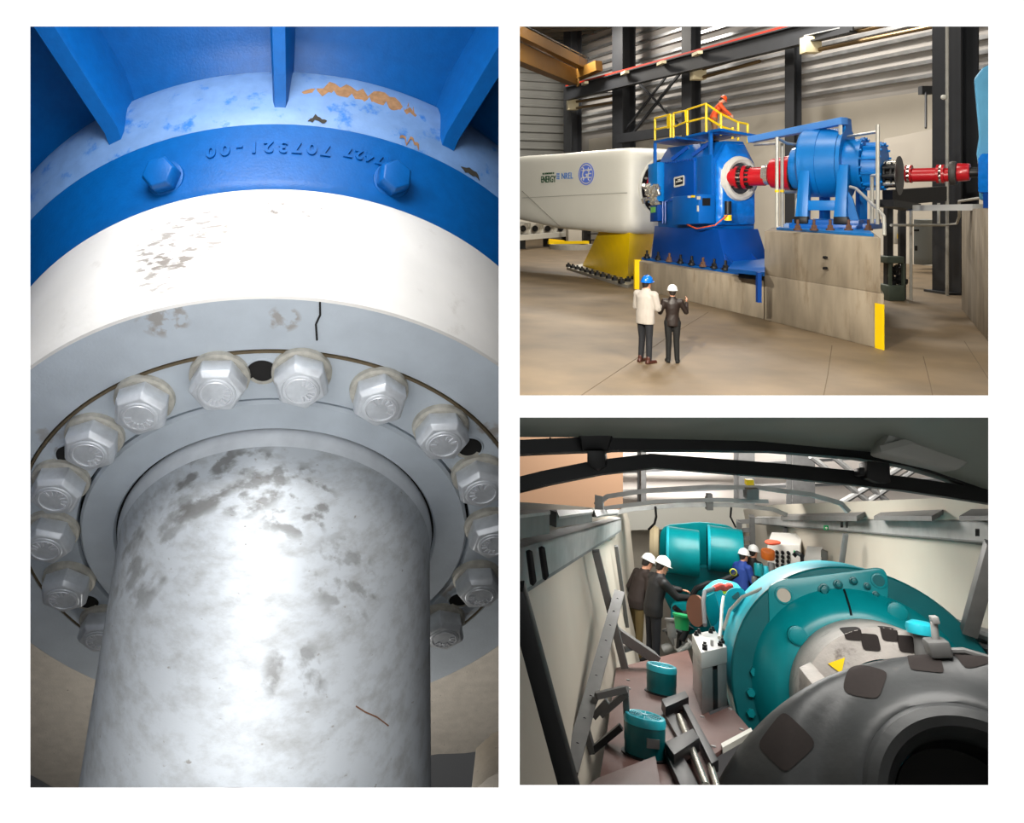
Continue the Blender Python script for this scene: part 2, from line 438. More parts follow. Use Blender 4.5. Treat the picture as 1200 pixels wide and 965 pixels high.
BOLTS = [(153.5, 1.465), (171.5, 1.475), (-170.8, 1.48), (-152.8, 1.465), (-134.0, 1.44), (-114.2, 1.41), (-93.5, 1.395), (-71.8, 1.41), (-51.0, 1.43),
         (136.8, 1.43), (119.0, 1.42), (100.2, 1.41), (80.0, 1.40), (60.0, 1.42), (40, 1.42), (20, 1.42), (0, 1.42), (-20, 1.42), (-36, 1.42)]
m_mark = mat('bolt_mark_metal', (232, 234, 238), rough=.4, metal=.4)
for i, (dg, r) in enumerate(BOLTS):
    p = LP(r, dg, -.02); d = LD
    s = MB(); s.hexhead(p+d*.035, d, .158, .118, .35+i*.7, .25)
    s.cyl(p+d*.147, p+d*.160, .108, .104, 28)
    b = obj('flange_bolt', s, m_zinc, fl, bevel=.006)
    s = MB(); s.lathe([(0.0, .038), (.155, .038), (.168, .028), (.171, 0.0)], p, d, 30); obj('washer', s, m_zincw, b, label='stained round washer')
    s = MB(); s.lathe([(.080, .158), (.082, .165), (.088, .165), (.090, .158)], p, d, 28)
    for k in range(7):
        a = math.radians(k*26+i*50); u, w = frame(d); q = p+d*.161+(u*math.cos(a)+w*math.sin(a))*.06
        rd = (u*math.cos(a)+w*math.sin(a))
        s.box(q, .018, .006, .005, rd, d.cross(rd), d)
    obj('grade_mark', s, m_mark, b, label='raised grade marks')
for dg, r, rr in ((-179.3, 1.468, .088), (127.5, 1.45, .085), (-123.5, 1.455, .085), (-60.5, 1.42, .08), (69, 1.41, .08)):
    p = LP(r, dg, -.018)
    s = MB(); s.lathe([(0, .004), (rr*.98, .004)], p, LD, 32)
    h = obj('bolt_hole', s, m_gap, fl, label='empty threaded bolt hole')
    s = MB(); s.lathe([(rr*.97, .0), (rr+.004, .008), (rr+.014, -.004)], p, LD, 32); obj('hole_rim', s, m_flange, h)
    s = MB(); s.lathe([(rr*.97, .005), (rr*.97, .0052), (rr*.72, .0052), (rr*.72, .005)], p, LD, 18, math.radians(-60), math.radians(60), LU); obj('thread', s, m_zincw, h)
# crack and stains on the face
s = MB(); s.tube([LP(1.985, -169.6, .002), LP(1.90, -169.2, .001), LP(1.83, -169.6, -.004), LP(1.72, -168.9, -.01)], .006, 5)
obj('crack', s, m_gap, fl, label='thin dark crack')
def dirt_on(m, spots, col=(166, 158, 150)):
    nt = m.node_tree; N = nt.nodes; L = nt.links; b = N['Principled BSDF']
    prev = b.inputs['Base Color'].links[0].from_socket
    tc = N.new('ShaderNodeTexCoord')
    for c, rad, sc, amt in spots:
        d = N.new('ShaderNodeVectorMath'); d.operation = 'DISTANCE'; L.new(tc.outputs['Object'], d.inputs[0]); d.inputs[1].default_value = c
        mr = N.new('ShaderNodeMapRange'); mr.inputs[1].default_value = rad*.75; mr.inputs[2].default_value = rad; mr.inputs[3].default_value = 1; mr.inputs[4].default_value = 0
        L.new(d.outputs['Value'], mr.inputs[0])
        mp = N.new('ShaderNodeMapping'); mp.inputs['Rotation'].default_value = (0, .25, 0); mp.inputs['Scale'].default_value = sc; L.new(tc.outputs['Object'], mp.inputs[0])
        n = N.new('ShaderNodeTexNoise'); n.inputs['Scale'].default_value = 1.0; n.inputs['Detail'].default_value = 5; L.new(mp.outputs[0], n.inputs['Vector'])
        r = N.new('ShaderNodeValToRGB'); r.color_ramp.elements[0].position = .50; r.color_ramp.elements[1].position = .60
        r.color_ramp.elements[0].color = (0, 0, 0, 1); r.color_ramp.elements[1].color = (amt, amt, amt, 1); L.new(n.outputs['Fac'], r.inputs[0])
        mu = N.new('ShaderNodeMath'); mu.operation = 'MULTIPLY'; L.new(mr.outputs[0], mu.inputs[0]); L.new(r.outputs[0], mu.inputs[1])
        mx = N.new('ShaderNodeMixRGB'); L.new(mu.outputs[0], mx.inputs[0]); L.new(prev, mx.inputs[1]); mx.inputs[2].default_value = lin(col)+(1,)
        prev = mx.outputs[0]
    L.new(prev, b.inputs['Base Color'])
fo = LO+LD*-.92
dirt_on(m_drum, [(LP(2.09, 168, -.52)-fo, .34, (10, 26, 34), .75), (LP(2.06, 166, -.28)-fo, .22, (10, 26, 34), .6), (LP(2.11, -177, -.74)-fo, .10, (16, 20, 20), .9), (LP(2.11, -172, -.74)-fo, .09, (16, 20, 20), .9)], (118, 110, 102))
dirt_on(m_flange, [(LP(1.46, -122, 0)-fo, .30, (7, 7, 7), .9), (LP(1.95, 166, 0)-fo, .16, (14, 14, 14), .8), (LP(1.5, 130, 0)-fo, .24, (8, 8, 8), .6), (LP(1.45, -62, 0)-fo, .22, (8, 8, 8), .9), (LP(1.85, -175, 0)-fo, .1, (12, 9, 12), .8)])
# --- collar and shaft
sh = thing('drive_shaft', 'thick bare steel shaft running down through the middle of the flange', 'shaft', LO)
s = MB(); s.lathe([(1.25, -.12), (1.248, -.03), (1.23, -.012), (1.04, -.012), (1.028, -.03), (1.026, -.12)], LO, LD, 160); obj('collar', s, m_flange, sh, label='grey painted collar')
s = MB(); s.lathe([(1.03, -.045), (.99, -.045)], LO, LD, 128); obj('collar_gap', s, m_gap, sh)
prof = [(1.012, -.06), (1.014, -.01), (1.005, .02), (.995, .05), (.990, .08)]
s = MB(); s.lathe(prof, LO, LD, 160); obj('polished_band', s, m_polish, sh, label='shiny machined band')
rs = lambda t: .998+(.588-.998)*t/4.0
s = MB(); s.lathe([(.993, .05)]+[(rs(t), t) for t in (.12, .5, 1.0, 1.5, 2.0)]+[(0, 2.0)], LO, LD, 160); obj('shaft_body', s, m_shaft, sh)
s = MB(); sc_ = []
for x, y in ((417, 828), (428, 835), (442, 841), (455, 851)):
    r = V(((x-PX0)/FPX, 1, (PY0-y)/FPX)); lo, hi = 2.0, 5.0
    for k in range(40):                  # distance at which the sight line meets the shaft
        m_ = (lo+hi)/2; p = r*m_; t = (p-LO).dot(LD); rad = (p-LO-LD*t).length
        if rad > rs(max(t, 0)): lo = m_
        else: hi = m_
    sc_.append(r*lo)
s.tube(sc_, .004, 5); obj('scratch', s, mat('rusty_scratch', (124, 84, 60), rough=.8), sh, label='thin rusty scratch')
dirt_on(m_shaft, [(LP(1.0, 158, .22)-LO, .30, (5, 8, 8), .8), (LP(1.0, 176, .30)-LO, .26, (8, 10, 10), .7), (LP(1.0, -168, .42)-LO, .26, (9, 11, 11), .75), (LP(.95, 140, .5)-LO, .4, (5, 6, 6), .55), (LP(.92, -165, 1.3)-LO, .18, (9, 9, 9), .6), (LP(.95, -150, .8)-LO, .25, (10, 10, 10), .5)], (118, 116, 112))
# --- lower cream housing below the flange
lh = MB()
cx = LO+LD*-.94
pts = []
m_conc = mat('speckled_cream_casting', (206, 198, 186), rough=.85, var=.10, scale=10, col2=(120, 112, 104), amt=.2, sc2=26, width=.1, bump=.15, bscale=60)
A_, B_, C_ = [None]*3
def on_plane(x, y, t):
    r = V(((x-PX0)/FPX, 1, (PY0-y)/FPX)); k = (LO+LD*t).dot(LD)/r.dot(LD); return r*k
ol = [on_plane(x, y, -.96) for x, y in ((5, 893), (36, 911), (59, 924), (110, 940), (200, 945), (330, 930), (450, 897), (513, 886), (545, 885), (566, 882), (584, 875), (625, 850), (640, 700), (560, 640), (60, 640), (0, 720))]
lh.prism(ol, LD*-.35)
obj('lower_housing', lh, m_conc, None, label='speckled cream cast housing low behind the flange, beside the shaft', cat='housing', bevel=.04, seg=3)
lh = MB(); lh.prism([P(x, y, 6.0) for x, y in ((552, 930), (572, 912), (592, 902), (592, 950), (552, 950))], V((.1, .5, 0)))
obj('support_block', lh, m_conc, None, label='pale block at the lower right corner beneath the cream housing', cat='block', bevel=.03)
CLIP[:] = []

# ================================================================== UPPER RIGHT OPENING: test hall
m_floor = mat('worn_concrete_floor', (114, 97, 74), rough=.55, var=.28, scale=.8, col2=(92, 76, 56), amt=.5, sc2=.45, width=.3, bump=.05, bscale=9)
m_wallp = mat('insulated_wall_sheet', (170, 166, 162), rough=.7, var=.06, scale=.6)
m_liner = mat('cream_liner_panel', (196, 190, 178), rough=.6, var=.04, scale=.5)
m_girt = mat('galvanised_girt', (190, 192, 194), rough=.3, metal=.75, var=.2, scale=1.5)
m_endw = mat('corrugated_end_sheet', (150, 150, 146), rough=.4, metal=.6, var=.12, scale=.4)
m_steel = mat('charcoal_structural_paint', (44, 46, 50), rough=.55, var=.12, scale=1.2)
m_roof = mat('dark_roof_sheet', (92, 88, 78), rough=.8, var=.1, scale=.8)
m_tconc = mat('board_marked_concrete', (150, 138, 120), rough=.85, var=.3, scale=1.0, col2=(112, 92, 66), amt=.42, sc2=.8, width=.2, bump=.12, bscale=6, streak=(2.2, 2.2, .6))
m_gblue = mat('machine_blue_paint', (0, 90, 172), rough=.35, var=.06, scale=2)
m_gblue2 = mat('gearbox_blue_paint', (6, 118, 198), rough=.38, var=.06, scale=2)
m_dblue = mat('deep_blue_paint', (2, 64, 146), rough=.35, var=.06, scale=2)
m_lblue = mat('light_blue_beam_paint', (82, 140, 214), rough=.4, var=.05, scale=2)
m_wrap = mat('blue_plastic_wrap', (14, 112, 206), rough=.22, var=.2, scale=5, bump=.9, bscale=5)
m_red = mat('red_shaft_paint', (176, 20, 30), rough=.3, var=.08, scale=3)
m_yel = mat('safety_yellow_paint', (248, 208, 6), rough=.4, var=.05, scale=2)
m_nac = mat('white_gelcoat', (212, 210, 200), rough=.45, var=.04, scale=.5)
m_galv = mat('galvanised_pipe', (186, 184, 176), rough=.4, metal=.4, var=.1, scale=4)
m_blk = mat('black_steel', (26, 26, 28), rough=.45, metal=.3, var=.1, scale=4)
m_rbolt = mat('rusty_anchor_bolt', (96, 66, 50), rough=.75, var=.2, scale=12)
m_silver = mat('bright_machined_steel', (210, 206, 196), rough=.25, metal=.75)

# floor with saw-cut joints, walls, ceiling
s = MB(); zt = 12.1
s.hexa([(k1*11.9, 11.9, FLOOR-.15), (31, 11.9, FLOOR-.15), (31, 78, FLOOR-.15), (k1*78, 78, FLOOR-.15)],
       [(k1*11.9, 11.9, FLOOR), (31, 11.9, FLOOR), (31, 78, FLOOR), (k1*78, 78, FLOOR)])
struct('floor', s, m_floor, smooth=False)
ks = -(476.5-PY0)/FPX
s = MB(); s.hexa([(k1*3.0, 3.04, ks*3.04-.03), (31, 3.04, ks*3.04-.03), (31, 12, ks*12-.03), (k1*12, 12, ks*12-.03)],
                 [(k1*3.0, 3.04, ks*3.04), (31, 3.04, ks*3.04), (31, 12, ks*12), (k1*12, 12, ks*12)])
struct('floor', s, m_dark, smooth=False)  # added sloping slab, seals light between hall and nacelle
m_joint = mat('floor_joint_filler', (96, 82, 64), rough=.9)
def floor_joint(pts, n):
    s = MB(); q = [G(x, y, FLOOR) for x, y in pts]
    for a, b in zip(q, q[1:]): s.bar(a, b, .014, .008)
    struct('trim_%d' % n, s, m_joint, smooth=False)
floor_joint([(640, 520), (682, 463), (745, 421), (780, 397), (830, 366)], 1)
floor_joint([(975, 405), (970, 440), (964, 470)], 2)
floor_joint([(1082, 418), (1090, 450), (1094, 470)], 3)
floor_joint([(1130, 400), (1165, 455)], 4)
def zw(x): return 37400.0/(x-150.0)
def W(x, y, off=0.0): return P(x, y, zw(x)-off)
def Wh(x, h, off=0.0):               # back-wall point at frame column x and height h
    p = P(x, 240, zw(x)-off); return V((p.x, p.y, h))
HT = 15.4
xr = 1290.0
s = MB(); wn = V((.949, .316, 0))     # outward
a, b = Wh(668, 0), Wh(xr, 0)
s.prism([V((a.x, a.y, FLOOR)), V((b.x, b.y, FLOOR)), V((b.x, b.y, HT)), V((a.x, a.y, HT))], wn*.2)
struct('wall_back', s, m_wallp, smooth=False)
s = MB(); a2, b2 = Wh(690, 0, .12), Wh(xr, 0, .12)
s.prism([V((a2.x, a2.y, FLOOR)), V((b2.x, b2.y, FLOOR)), V((b2.x, b2.y, 5.9)), V((a2.x, a2.y, 5.9))], wn*.1)
struct('wall_liner', s, m_liner, smooth=False)
for i in range(13):
    h = 6.65+.72*i
    p0, p1 = Wh(670, h, .18), Wh(xr, h, .18)
    s = MB(); s.bar(p0, p1, .26, .20); struct('trim_%d' % (5+i), s, m_girt, bevel=0)
# end wall: corrugated sheets between girts
eL = V((11.0, 69.9, 0)); ec = Wh(668, 0)
s = MB(); prof = []
z = FLOOR
while z < HT:
    prof += [(z, 0), (z+.42, 0), (z+.50, .16), (z+.62, .16), (z+.70, 0)]; z += .78
nr = V((.316, -.949, 0))
ra = [V((eL.x, eL.y, q))+nr*o for q, o in prof]; rb = [V((ec.x, ec.y, q))+nr*o for q, o in prof]
s.loft([ra+[V((eL.x, eL.y, HT))-nr*.3, V((eL.x, eL.y, FLOOR))-nr*.3], rb+[V((ec.x, ec.y, HT))-nr*.3, V((ec.x, ec.y, FLOOR))-nr*.3]])
struct('wall_end', s, m_endw, smooth=False)
s = MB(); s.hexa([(k1*3, 3.06, HT), (31, 3.06, HT), (31, 78, HT), (k1*78, 78, HT)], [(k1*3, 3.06, HT+.2), (31, 3.06, HT+.2), (31, 78, HT+.2), (k1*78, 78, HT+.2)])
for i in range(24):
    y = 36+1.7*i; s.bar(V((k1*y, y, HT-.12)), V((27, y-4, HT-.12)), .12, .24)
struct('ceiling', s, m_roof, smooth=False)
s = MB(); s.box((31.1, 40, -3.5), .1, 37, 20); struct('wall_right', s, m_shell)

# columns
def column(x0, x1, d, ytop, ybot, label, z0=None, zt=None):
    w = (x1-x0)/FPX*d; p = P((x0+x1)/2, 240, d)
    zb = FLOOR if ybot is None else P(0, ybot, d).z
    ztop = HT-.02 if ytop is None else P(0, ytop, d).z
    t = thing('steel_column', label, 'column', (p.x, p.y, zb))
    s = MB(); s.ibeam(V((p.x, p.y, zb)), V((p.x, p.y, ztop)), w, w*.9, w*.07, up=(-.95, -.316, 0)); obj('post', s, m_steel, t, smooth=False)
    s = MB(); s.box((p.x, p.y, zb+.04), w*.7, w*.6, .04); obj('base_plate', s, m_steel, t)
    return t
column(721, 741, 61, None, None, 'dark steel column behind the white nacelle, left of the cross bracing')
column(802, 818, 53.5, None, None, 'dark steel column directly behind the yellow handrail')
column(923, 936, 45.5, None, None, 'slim dark steel column rising behind the blue gearbox')
column(663, 679, 68, None, None, 'dark steel corner column where the corrugated wall ends')
t = column(1103, 1136, 27.3, None, None, 'massive dark steel column at the right behind the second red shaft')
s = MB(); q = P(1110, 240, 26.5); s.tube([V((q.x, q.y, FLOOR)), V((q.x, q.y, HT-.1))], .05, 8); obj('conduit', s, m_galv, t, label='pale conduit')
s = MB(); s.ball(P(1106, 114, 26.3), .09); obj('sensor', s, m_nac, t)
# crane runway and bridge
def zr(x): return 34000.0/(x-150.0)
def R_(x, h): p = P(x, 240, zr(x)); return V((p.x, p.y, h))
t = thing('crane_runway_beam', 'long dark runway beam with a red rail crossing the columns', 'beam', R_(780, 9.2))
s = MB(); s.ibeam(R_(664, 9.55), R_(1000, 9.55), .55, 1.15, .09); obj('girder', s, m_steel, t, smooth=False)
s = MB(); s.bar(R_(664, 10.2), R_(1000, 10.2), .22, .18); obj('rail', s, mat('red_rail_paint', (196, 48, 28), rough=.5), t, label='red rail')
m_lampm = mat('pale_lamp_box', (226, 214, 178), rough=.4)
for x in (737, 780, 822, 690):
    s = MB(); q = R_(x, 9.9)+V((-.4, -.3, 0)); s.box(q, .16, .5, .10); obj('rail_clip', s, m_lampm, t)
m_crane = mat('ochre_crane_paint', (124, 88, 34), rough=.5, var=.1, scale=1)
t = thing('overhead_crane', 'ochre overhead crane bridge in the top left corner of the hall', 'crane', P(655, 70, 57))
a, b = P(600, 34, 50), P(684, 76, 62.5)
s = MB(); s.bar(a, b, .6, .75); obj('girder', s, m_crane, t)
s = MB(); s.bar(P(600, 60, 51.5), P(672, 91, 63), .8, 1.25); obj('girder', s, m_crane, t)
s = MB(); s.bar(P(672, 90, 63.2), P(702, 77, 60.5), .7, .8); s.cyl(P(676, 88, 62.4)+V((0, 0, -.6)), P(678, 88, 62.4)+V((0, 0, -.6)), .35, n=16); obj('end_truck', s, m_crane, t)
s = MB(); rail = [P(600, 22, 50.5), P(690, 68, 62.5)]
s.bar(rail[0], rail[1], .07, .07)
for k in range(8):
    q = rail[0].lerp(rail[1], k/7); s.bar(q, q+V((0, 0, -.9)), .06, .06)
obj('walkway_rail', s, m_steel, t)
t = thing('cross_brace', 'thin steel cross brace between two dark columns above the nacelle', 'brace', P(770, 170, 58))
s = MB()
s.bar(P(737, 162, 60.2), P(800, 82, 54.6), .16, .16)
obj('brace_rod', s, m_steel, t)
s = MB(); s.bar(P(733, 152, 60.5), P(799, 66, 54.8), .14, .14); obj('brace_rod', s, m_steel, t)
s = MB(); s.bar(P(738, 86, 60.2), P(795, 146, 55), .14, .14); obj('brace_rod', s, m_steel, t)
s = MB(); s.bar(P(725, 163, 60.0), P(812, 150, 53.4), .5, .7); obj('wall_beam', s, m_steel, None, label='dark horizontal wall beam just above the white nacelle roof', cat='beam')
s = MB(); s.bar(P(741, 90, 59.5), P(806, 76, 54), .3, .5); obj('wall_beam', s, m_steel, None, label='dark horizontal wall beam across the top of the bracing', cat='beam')
def heater(x, y, x2, y2, d, d2, label, w=.9):
    p = P(x, y, d); t = thing('tube_heater', label, 'heater', p)
    s = MB(); s.box(p, w*.5, w*.35, w*.5); obj('burner_box', s, m_lampm, t, bevel=.03)
    q = P(x2, y2, d2)
    for k, dz in ((0, .25), (1, -.3)):
        s = MB(); s.tube([p+V((.2, 0, dz)), q+V((0, 0, dz))], .12, 10); obj('radiant_tube', s, mat('brown_heater_tube', (120, 98, 66), rough=.4, metal=.5), t)
    s = MB(); s.bar(p+V((0, .25, .55)), q+V((0, .25, .55)), .7, .06); obj('reflector', s, m_girt, t)
heater(818, 86, 890, 66, 52, 46.5, 'tube heater hung on the wall above the yellow handrail')
heater(950, 53, 1100, 22, 42.5, 36.5, 'tube heater hung highest on the wall, right of the slim column')
heater(671, 123, 717, 116, 66.5, 61.5, 'small tube heater in the dark corner above the nacelle')

# concrete foundations
def ground_block(pts, depth_dir, depth, zt, zb=FLOOR):
    s = MB(); a = [G(x, y) for x, y in pts]
    dd = V(depth_dir)*depth
    bot = [V((a[0].x, a[0].y, zb)), V((a[1].x, a[1].y, zb)), V((a[1].x, a[1].y, zb))+dd, V((a[0].x, a[0].y, zb))+dd]
    top = [V((p.x, p.y, zt)) for p in bot]
    s.hexa(bot, top); return s
dirb = (.56, .828, 0)
t = thing('concrete_foundation', 'tall stained concrete block carrying the light blue gearbox', 'foundation', G(960, 391))
s = ground_block([(896, 375), (1036, 410.5)], (.50, .866, 0), 8.5, -1.93); obj('lower_lift', s, m_tconc, t, bevel=.02)
a, b = G(896, 375), G(1036, 410.5)
n_ = V((.985, .17, 0)).normalized()
o_ = V((.02, .05, 0))
s = MB(); q = [V((a.x, a.y, -1.93))+o_, V((b.x, b.y, -1.93))+o_+V((-.03, .05, 0)), V((b.x, b.y, -1.93))+V((.5, .866, 0))*8.5, V((a.x, a.y, -1.93))+V((.5, .866, 0))*8.5]
s.hexa(q, [V((p.x, p.y, -.72)) for p in q]); obj('upper_lift', s, m_tconc, t, bevel=.02)
c = (a-b).normalized(); c.z = 0
fn = V((-c.y, c.x, 0))
if fn.y > 0: fn = -fn
s = MB(); z0, z1 = FLOOR, P(0, 357, b.y).z
bb = V((b.x, b.y, 0)); s.prism([bb+fn*.012+V((0, 0, z0)), bb+c*.26+fn*.012+V((0, 0, z0)), bb+c*.26+fn*.012+V((0, 0, z1)), bb+fn*.012+V((0, 0, z1))], -fn*.02)
obj('corner_guard', s, m_yel, t, label='yellow corner guard')
for y in (302, 314.5):
    s = MB(); q = P(966, y, 18.36); s.cyl(q+fn*-.06, q+fn*.02, .035, n=12); obj('tie_hole', s, m_blk, t)
t = thing('concrete_foundation', 'low concrete block under the blue generator, behind the two people', 'foundation', G(820, 357))
s = ground_block([(748, 339), (895, 374.5)], (.62, .785, 0), 6.0, -2.1); obj('block', s, m_tconc, t, bevel=.02)
a, b = G(748, 339), G(895, 374.5)
s = MB(); s.box(V((a.x, a.y, (FLOOR-2.05)/2))+V((-.05, -.02, 0)), .11, .06, (FLOOR+2.05)/-2); obj('corner_guard', s, m_yel, t, label='yellow corner guard')
s = ground_block([(1127, 363), (1160, 403)], (.80, .6, 0), 5.0, -.10); obj('concrete_foundation', s, m_tconc, None, label='tall concrete block at the right edge below the pale blue machine', cat='foundation', bevel=.02)

# ---------- blue generator
BD = V((.12, -.993, 0)).normalized()          # along the machine towards us
E_ = V((.93, .37, 0)).normalized()            # across, away from us
NF = V((-.993, -.12, 0)).normalized()         # front normal
def zb_(x): return 1.04*16.68*695.0/(x-341.0)
def Fp(x, y, off=0.0): return P(x, y, zb_(x))+NF*off
gen = thing('generator', 'big royal blue generator with yellow handrails on its roof', 'generator', V((Fp(810, 0).x, Fp(810, 0).y+.6, -2.1)))
c0 = Fp(836, 240); c1 = Fp(771, 240)
sec = [(0, -.8), (0, 1.42), (.45, 2.04), (1.25, 2.04), (1.73, 1.35), (1.73, -.8)]
s = MB(); s.loft([[V((c0.x, c0.y, 0))+E_*q+V((0, 0, h)) for q, h in sec], [V((c1.x, c1.y, 0))+E_*q+V((0, 0, h*(1.03))) for q, h in sec]])
obj('housing', s, m_gblue, gen, bevel=.02)
def fpanel(name, x0, y0, x1, y1, off, m, y0b=None, y1b=None, bev=.012, label=None):
    """raised panel on the front: corners (x0,y0) top left to (x1,y1) bottom right"""
    y0b = y0 if y0b is None else y0b; y1b = y1 if y1b is None else y1b
    s = MB(); f = [Fp(x0, y0), Fp(x1, y0b), Fp(x1, y1b), Fp(x0, y1)]
    s.prism([p+E_*.05 for p in f], E_*-.05+NF*off); return obj(name, s, m, gen, bevel=bev, label=label)
pn = fpanel('front_panel', 780, 190, 815, 238, .06, mat('panel_blue_paint', (0, 72, 156), rough=.35), 185, 230)
for k in range(12):
    for (xa, ya, xb, yb) in ((782, 191, 814, 187), (782, 236, 814, 229)):
        q = Fp(xa+(xb-xa)*k/11, ya+(yb-ya)*k/11, .06); s = MB(); s.hexhead(q, NF, .035, .03); obj('panel_bolt', s, m_dblue, pn, smooth=False)
fpanel('side_duct', 768, 193, 779, 238, .28, m_gblue2, 190, 236)
fpanel('end_strip', 818, 184, 835, 262, .03, m_gblue, 181, 258)
sg = fpanel('sign_plate', 793, 209, 804, 219, .08, mat('black_sign', (24, 24, 26), rough=.4), 206.5, 216.5, 0)
s = MB(); f = [(793, 209), (804, 206.5), (804, 216.5), (793, 219)]
for i in range(4):
    s.bar(Fp(*f[i], .085), Fp(*f[(i+1) % 4], .085), .06, .02, NF)
s.bar(Fp(795, 213.4, .085), Fp(802, 211.8, .085), .05, .02, NF); s.bar(Fp(797, 211, .085), Fp(800, 210.4, .085), .04, .02, NF)
obj('sign_border', s, m_nac, sg, label='white sign border')
for x0, y0, x1, y1 in ((788, 187, 797, 173), (812, 182, 822, 168)):
    s = MB(); s.bar(Fp(x0, y0, .02), Fp(x1, y1-1, .0)+E_*.35, .07, .12); obj('roof_rib', s, m_dblue, gen)
cb = MB(); f = [Fp(796, 231), Fp(838, 226.5), Fp(838, 260), Fp(796, 264)]
f = [Fp(806, 231), Fp(838, 228), Fp(838, 262), Fp(806, 264)]
cb.prism([p for p in f], NF*.55)
cab = obj('control_cabinet', cb, m_gblue, gen, bevel=.015)
s = MB(); q = Fp(830, 235, .0)+BD*.45
for (xa, ya, xb, yb, m, nm) in ((806, 229.5, 809, 232, m_nac, 'white_label'), (810, 229, 814.5, 231.5, m_yel, 'yellow_label'), (817, 230, 821, 234, m_nac, 'white_label'), (817, 241, 819, 248, m_nac, 'white_label')):
    s = MB(); pts = []
    for (x, y) in ((xa, ya), (xb, ya), (xb, yb), (xa, yb)):
        r = P(x, y, 1.0); n = NF; d0 = (Fp(820, 240)+NF*.555).dot(n)/r.dot(n); pts.append(r*d0)
    s.prism(pts, NF*.01); obj(nm, s, m, cab, smooth=False)
# side grille on the cabinet end
s = MB(); e0 = Fp(838, 233)+BD*.005
s.box(e0+NF*.3+V((0, 0, -.1)), .13, .012, .12, NF, BD); obj('vent_grille', s, m_blk, cab)
cl = MB()
rnd = random.Random(3)
for k in range(26):
    x = 764+rnd.random()*20; y = 217+rnd.random()*22
    q = Fp(x, y, .34); dv = V((rnd.uniform(-1, 1), rnd.uniform(-1, 1), rnd.uniform(-1, 1))).normalized()
    cl.cyl(q-dv*.09, q+dv*.09, rnd.uniform(.04, .09), n=10)
cl.box(Fp(774, 229, .28), .04, .28, .3)
obj('cable_glands', cl, m_silver, gen, label='cluster of silver cable fittings')
sp = fpanel('small_panel', 771, 241, 780, 260, .30, m_dblue, 240, 259)
s = MB(); s.prism([Fp(772.3, 243, .31), Fp(778, 242.4, .31), Fp(778, 249, .31), Fp(772.3, 249.6, .31)], NF*.01); obj('green_label', s, mat('green_label', (120, 190, 96), rough=.5), sp, smooth=False)
for x in (783, 786): s = MB(); s.tube([Fp(x, 236, .2), Fp(x, 262, .2)], .03, 8); obj('conduit', s, m_dblue, gen)
s = MB(); s.tube([Fp(822, 263, .5), Fp(832, 268, .45), Fp(845, 264, .2), Fp(849, 252, -.1)], .022, 8)
obj('cable', s, mat('orange_cable', (206, 84, 40), rough=.5), gen, label='orange cable')
s = MB(); s.cyl(Fp(846, 252, -.2), Fp(846, 258.5, -.2), .11, n=16); obj('yellow_filter', s, m_yel, gen)
s = MB(); s.cyl(Fp(846, 236, -.2), Fp(846, 251, -.2), .10, n=16); obj('filter_body', s, m_blk, gen)
# end cover in crumpled wrap, white ring
def Ep(sv, h, off=0.0): return V((c0.x, c0.y, 0))+E_*sv+BD*off+V((0, 0, h))
ecn = MB(); oc = [(.05, -.65), (.05, 1.30), (.46, 1.95), (1.22, 1.95), (1.66, 1.28), (1.66, -.65)]
ic = [(.2, -.3), (.2, 1.1), (.52, 1.6), (1.16, 1.6), (1.5, 1.1), (1.5, -.3)]
ecn.loft([[Ep(a, b, 0) for a, b in oc], [Ep(a, b, .12) for a, b in oc], [Ep(a, b, .30) for a, b in ic]])
obj('end_cover', ecn, m_wrap, gen, bevel=.04, seg=3, label='crumpled bright blue end cover')
EN = V((.3697, -.9292, 0)); rc = Ep(.85, .83, .30)+EN*.02
m_puff = mat('white_quilted_cover', (196, 194, 188), rough=.6, bump=1.0, bscale=8)
s = MB(); s.lathe([(.48, -.02), (.51, .08), (.60, .12), (.69, .08), (.73, -.06)], rc, EN, 40, u=V((0, 0, 1))); obj('quilted_ring', s, m_puff, gen, label='white quilted ring')
s = MB(); s.lathe([(0, .02), (.49, .02)], rc, EN, 32); obj('shaft_seal', s, mat('grey_foil', (84, 86, 90), rough=.35, metal=.6, bump=.8, bscale=9), gen)
# pedestal
s = MB(); f = lambda x, y, h: V((Fp(x, 0).x, Fp(x, 0).y, h))
hb = -2.0; ht = -.78
bq = [f(763, 0, hb), f(852, 0, hb), f(852, 0, hb)+E_*1.8, f(763, 0, hb)+E_*1.8]
tq = [f(767, 0, ht), f(841, 0, ht), f(841, 0, ht)+E_*1.7, f(767, 0, ht)+E_*1.7]
s.hexa(bq, tq); obj('pedestal', s, m_dblue, gen, bevel=.02)
for k, ee in enumerate((0.05, 1.15, 1.75)):                      # curved gussets at the near end
    pts = [V((0, 0, -.05))]
    o = Ep(ee, 0); pr = []
    pr += [o+V((0, 0, -.85)), o+V((0, 0, hb))]
    for i in range(9):
        tt = i/8; pr.append(o+BD*(1.25*(1-tt)**1.6+.02)+V((0, 0, hb+.05+(1.05)*tt)))
    s = MB(); s.prism(pr, E_*.06); obj('gusset', s, m_dblue, gen)
s = MB(); pl = [f(752, 0, -2.1), f(866, 0, -2.1), f(866, 0, -2.1)+E_*2.6, f(752, 0, -2.1)+E_*2.6]
s.hexa(pl, [p+V((0, 0, .09)) for p in pl]); obj('base_plate', s, m_gblue, gen)
s = MB(); q = [G(853, 319, -1.86), G(896, 324, -1.80), G(897, 297, -1.80), G(872, 294, -1.86)]; s.hexa(q, [p+V((0, 0, .1)) for p in q]); obj('deck_plate', s, m_gblue, gen)
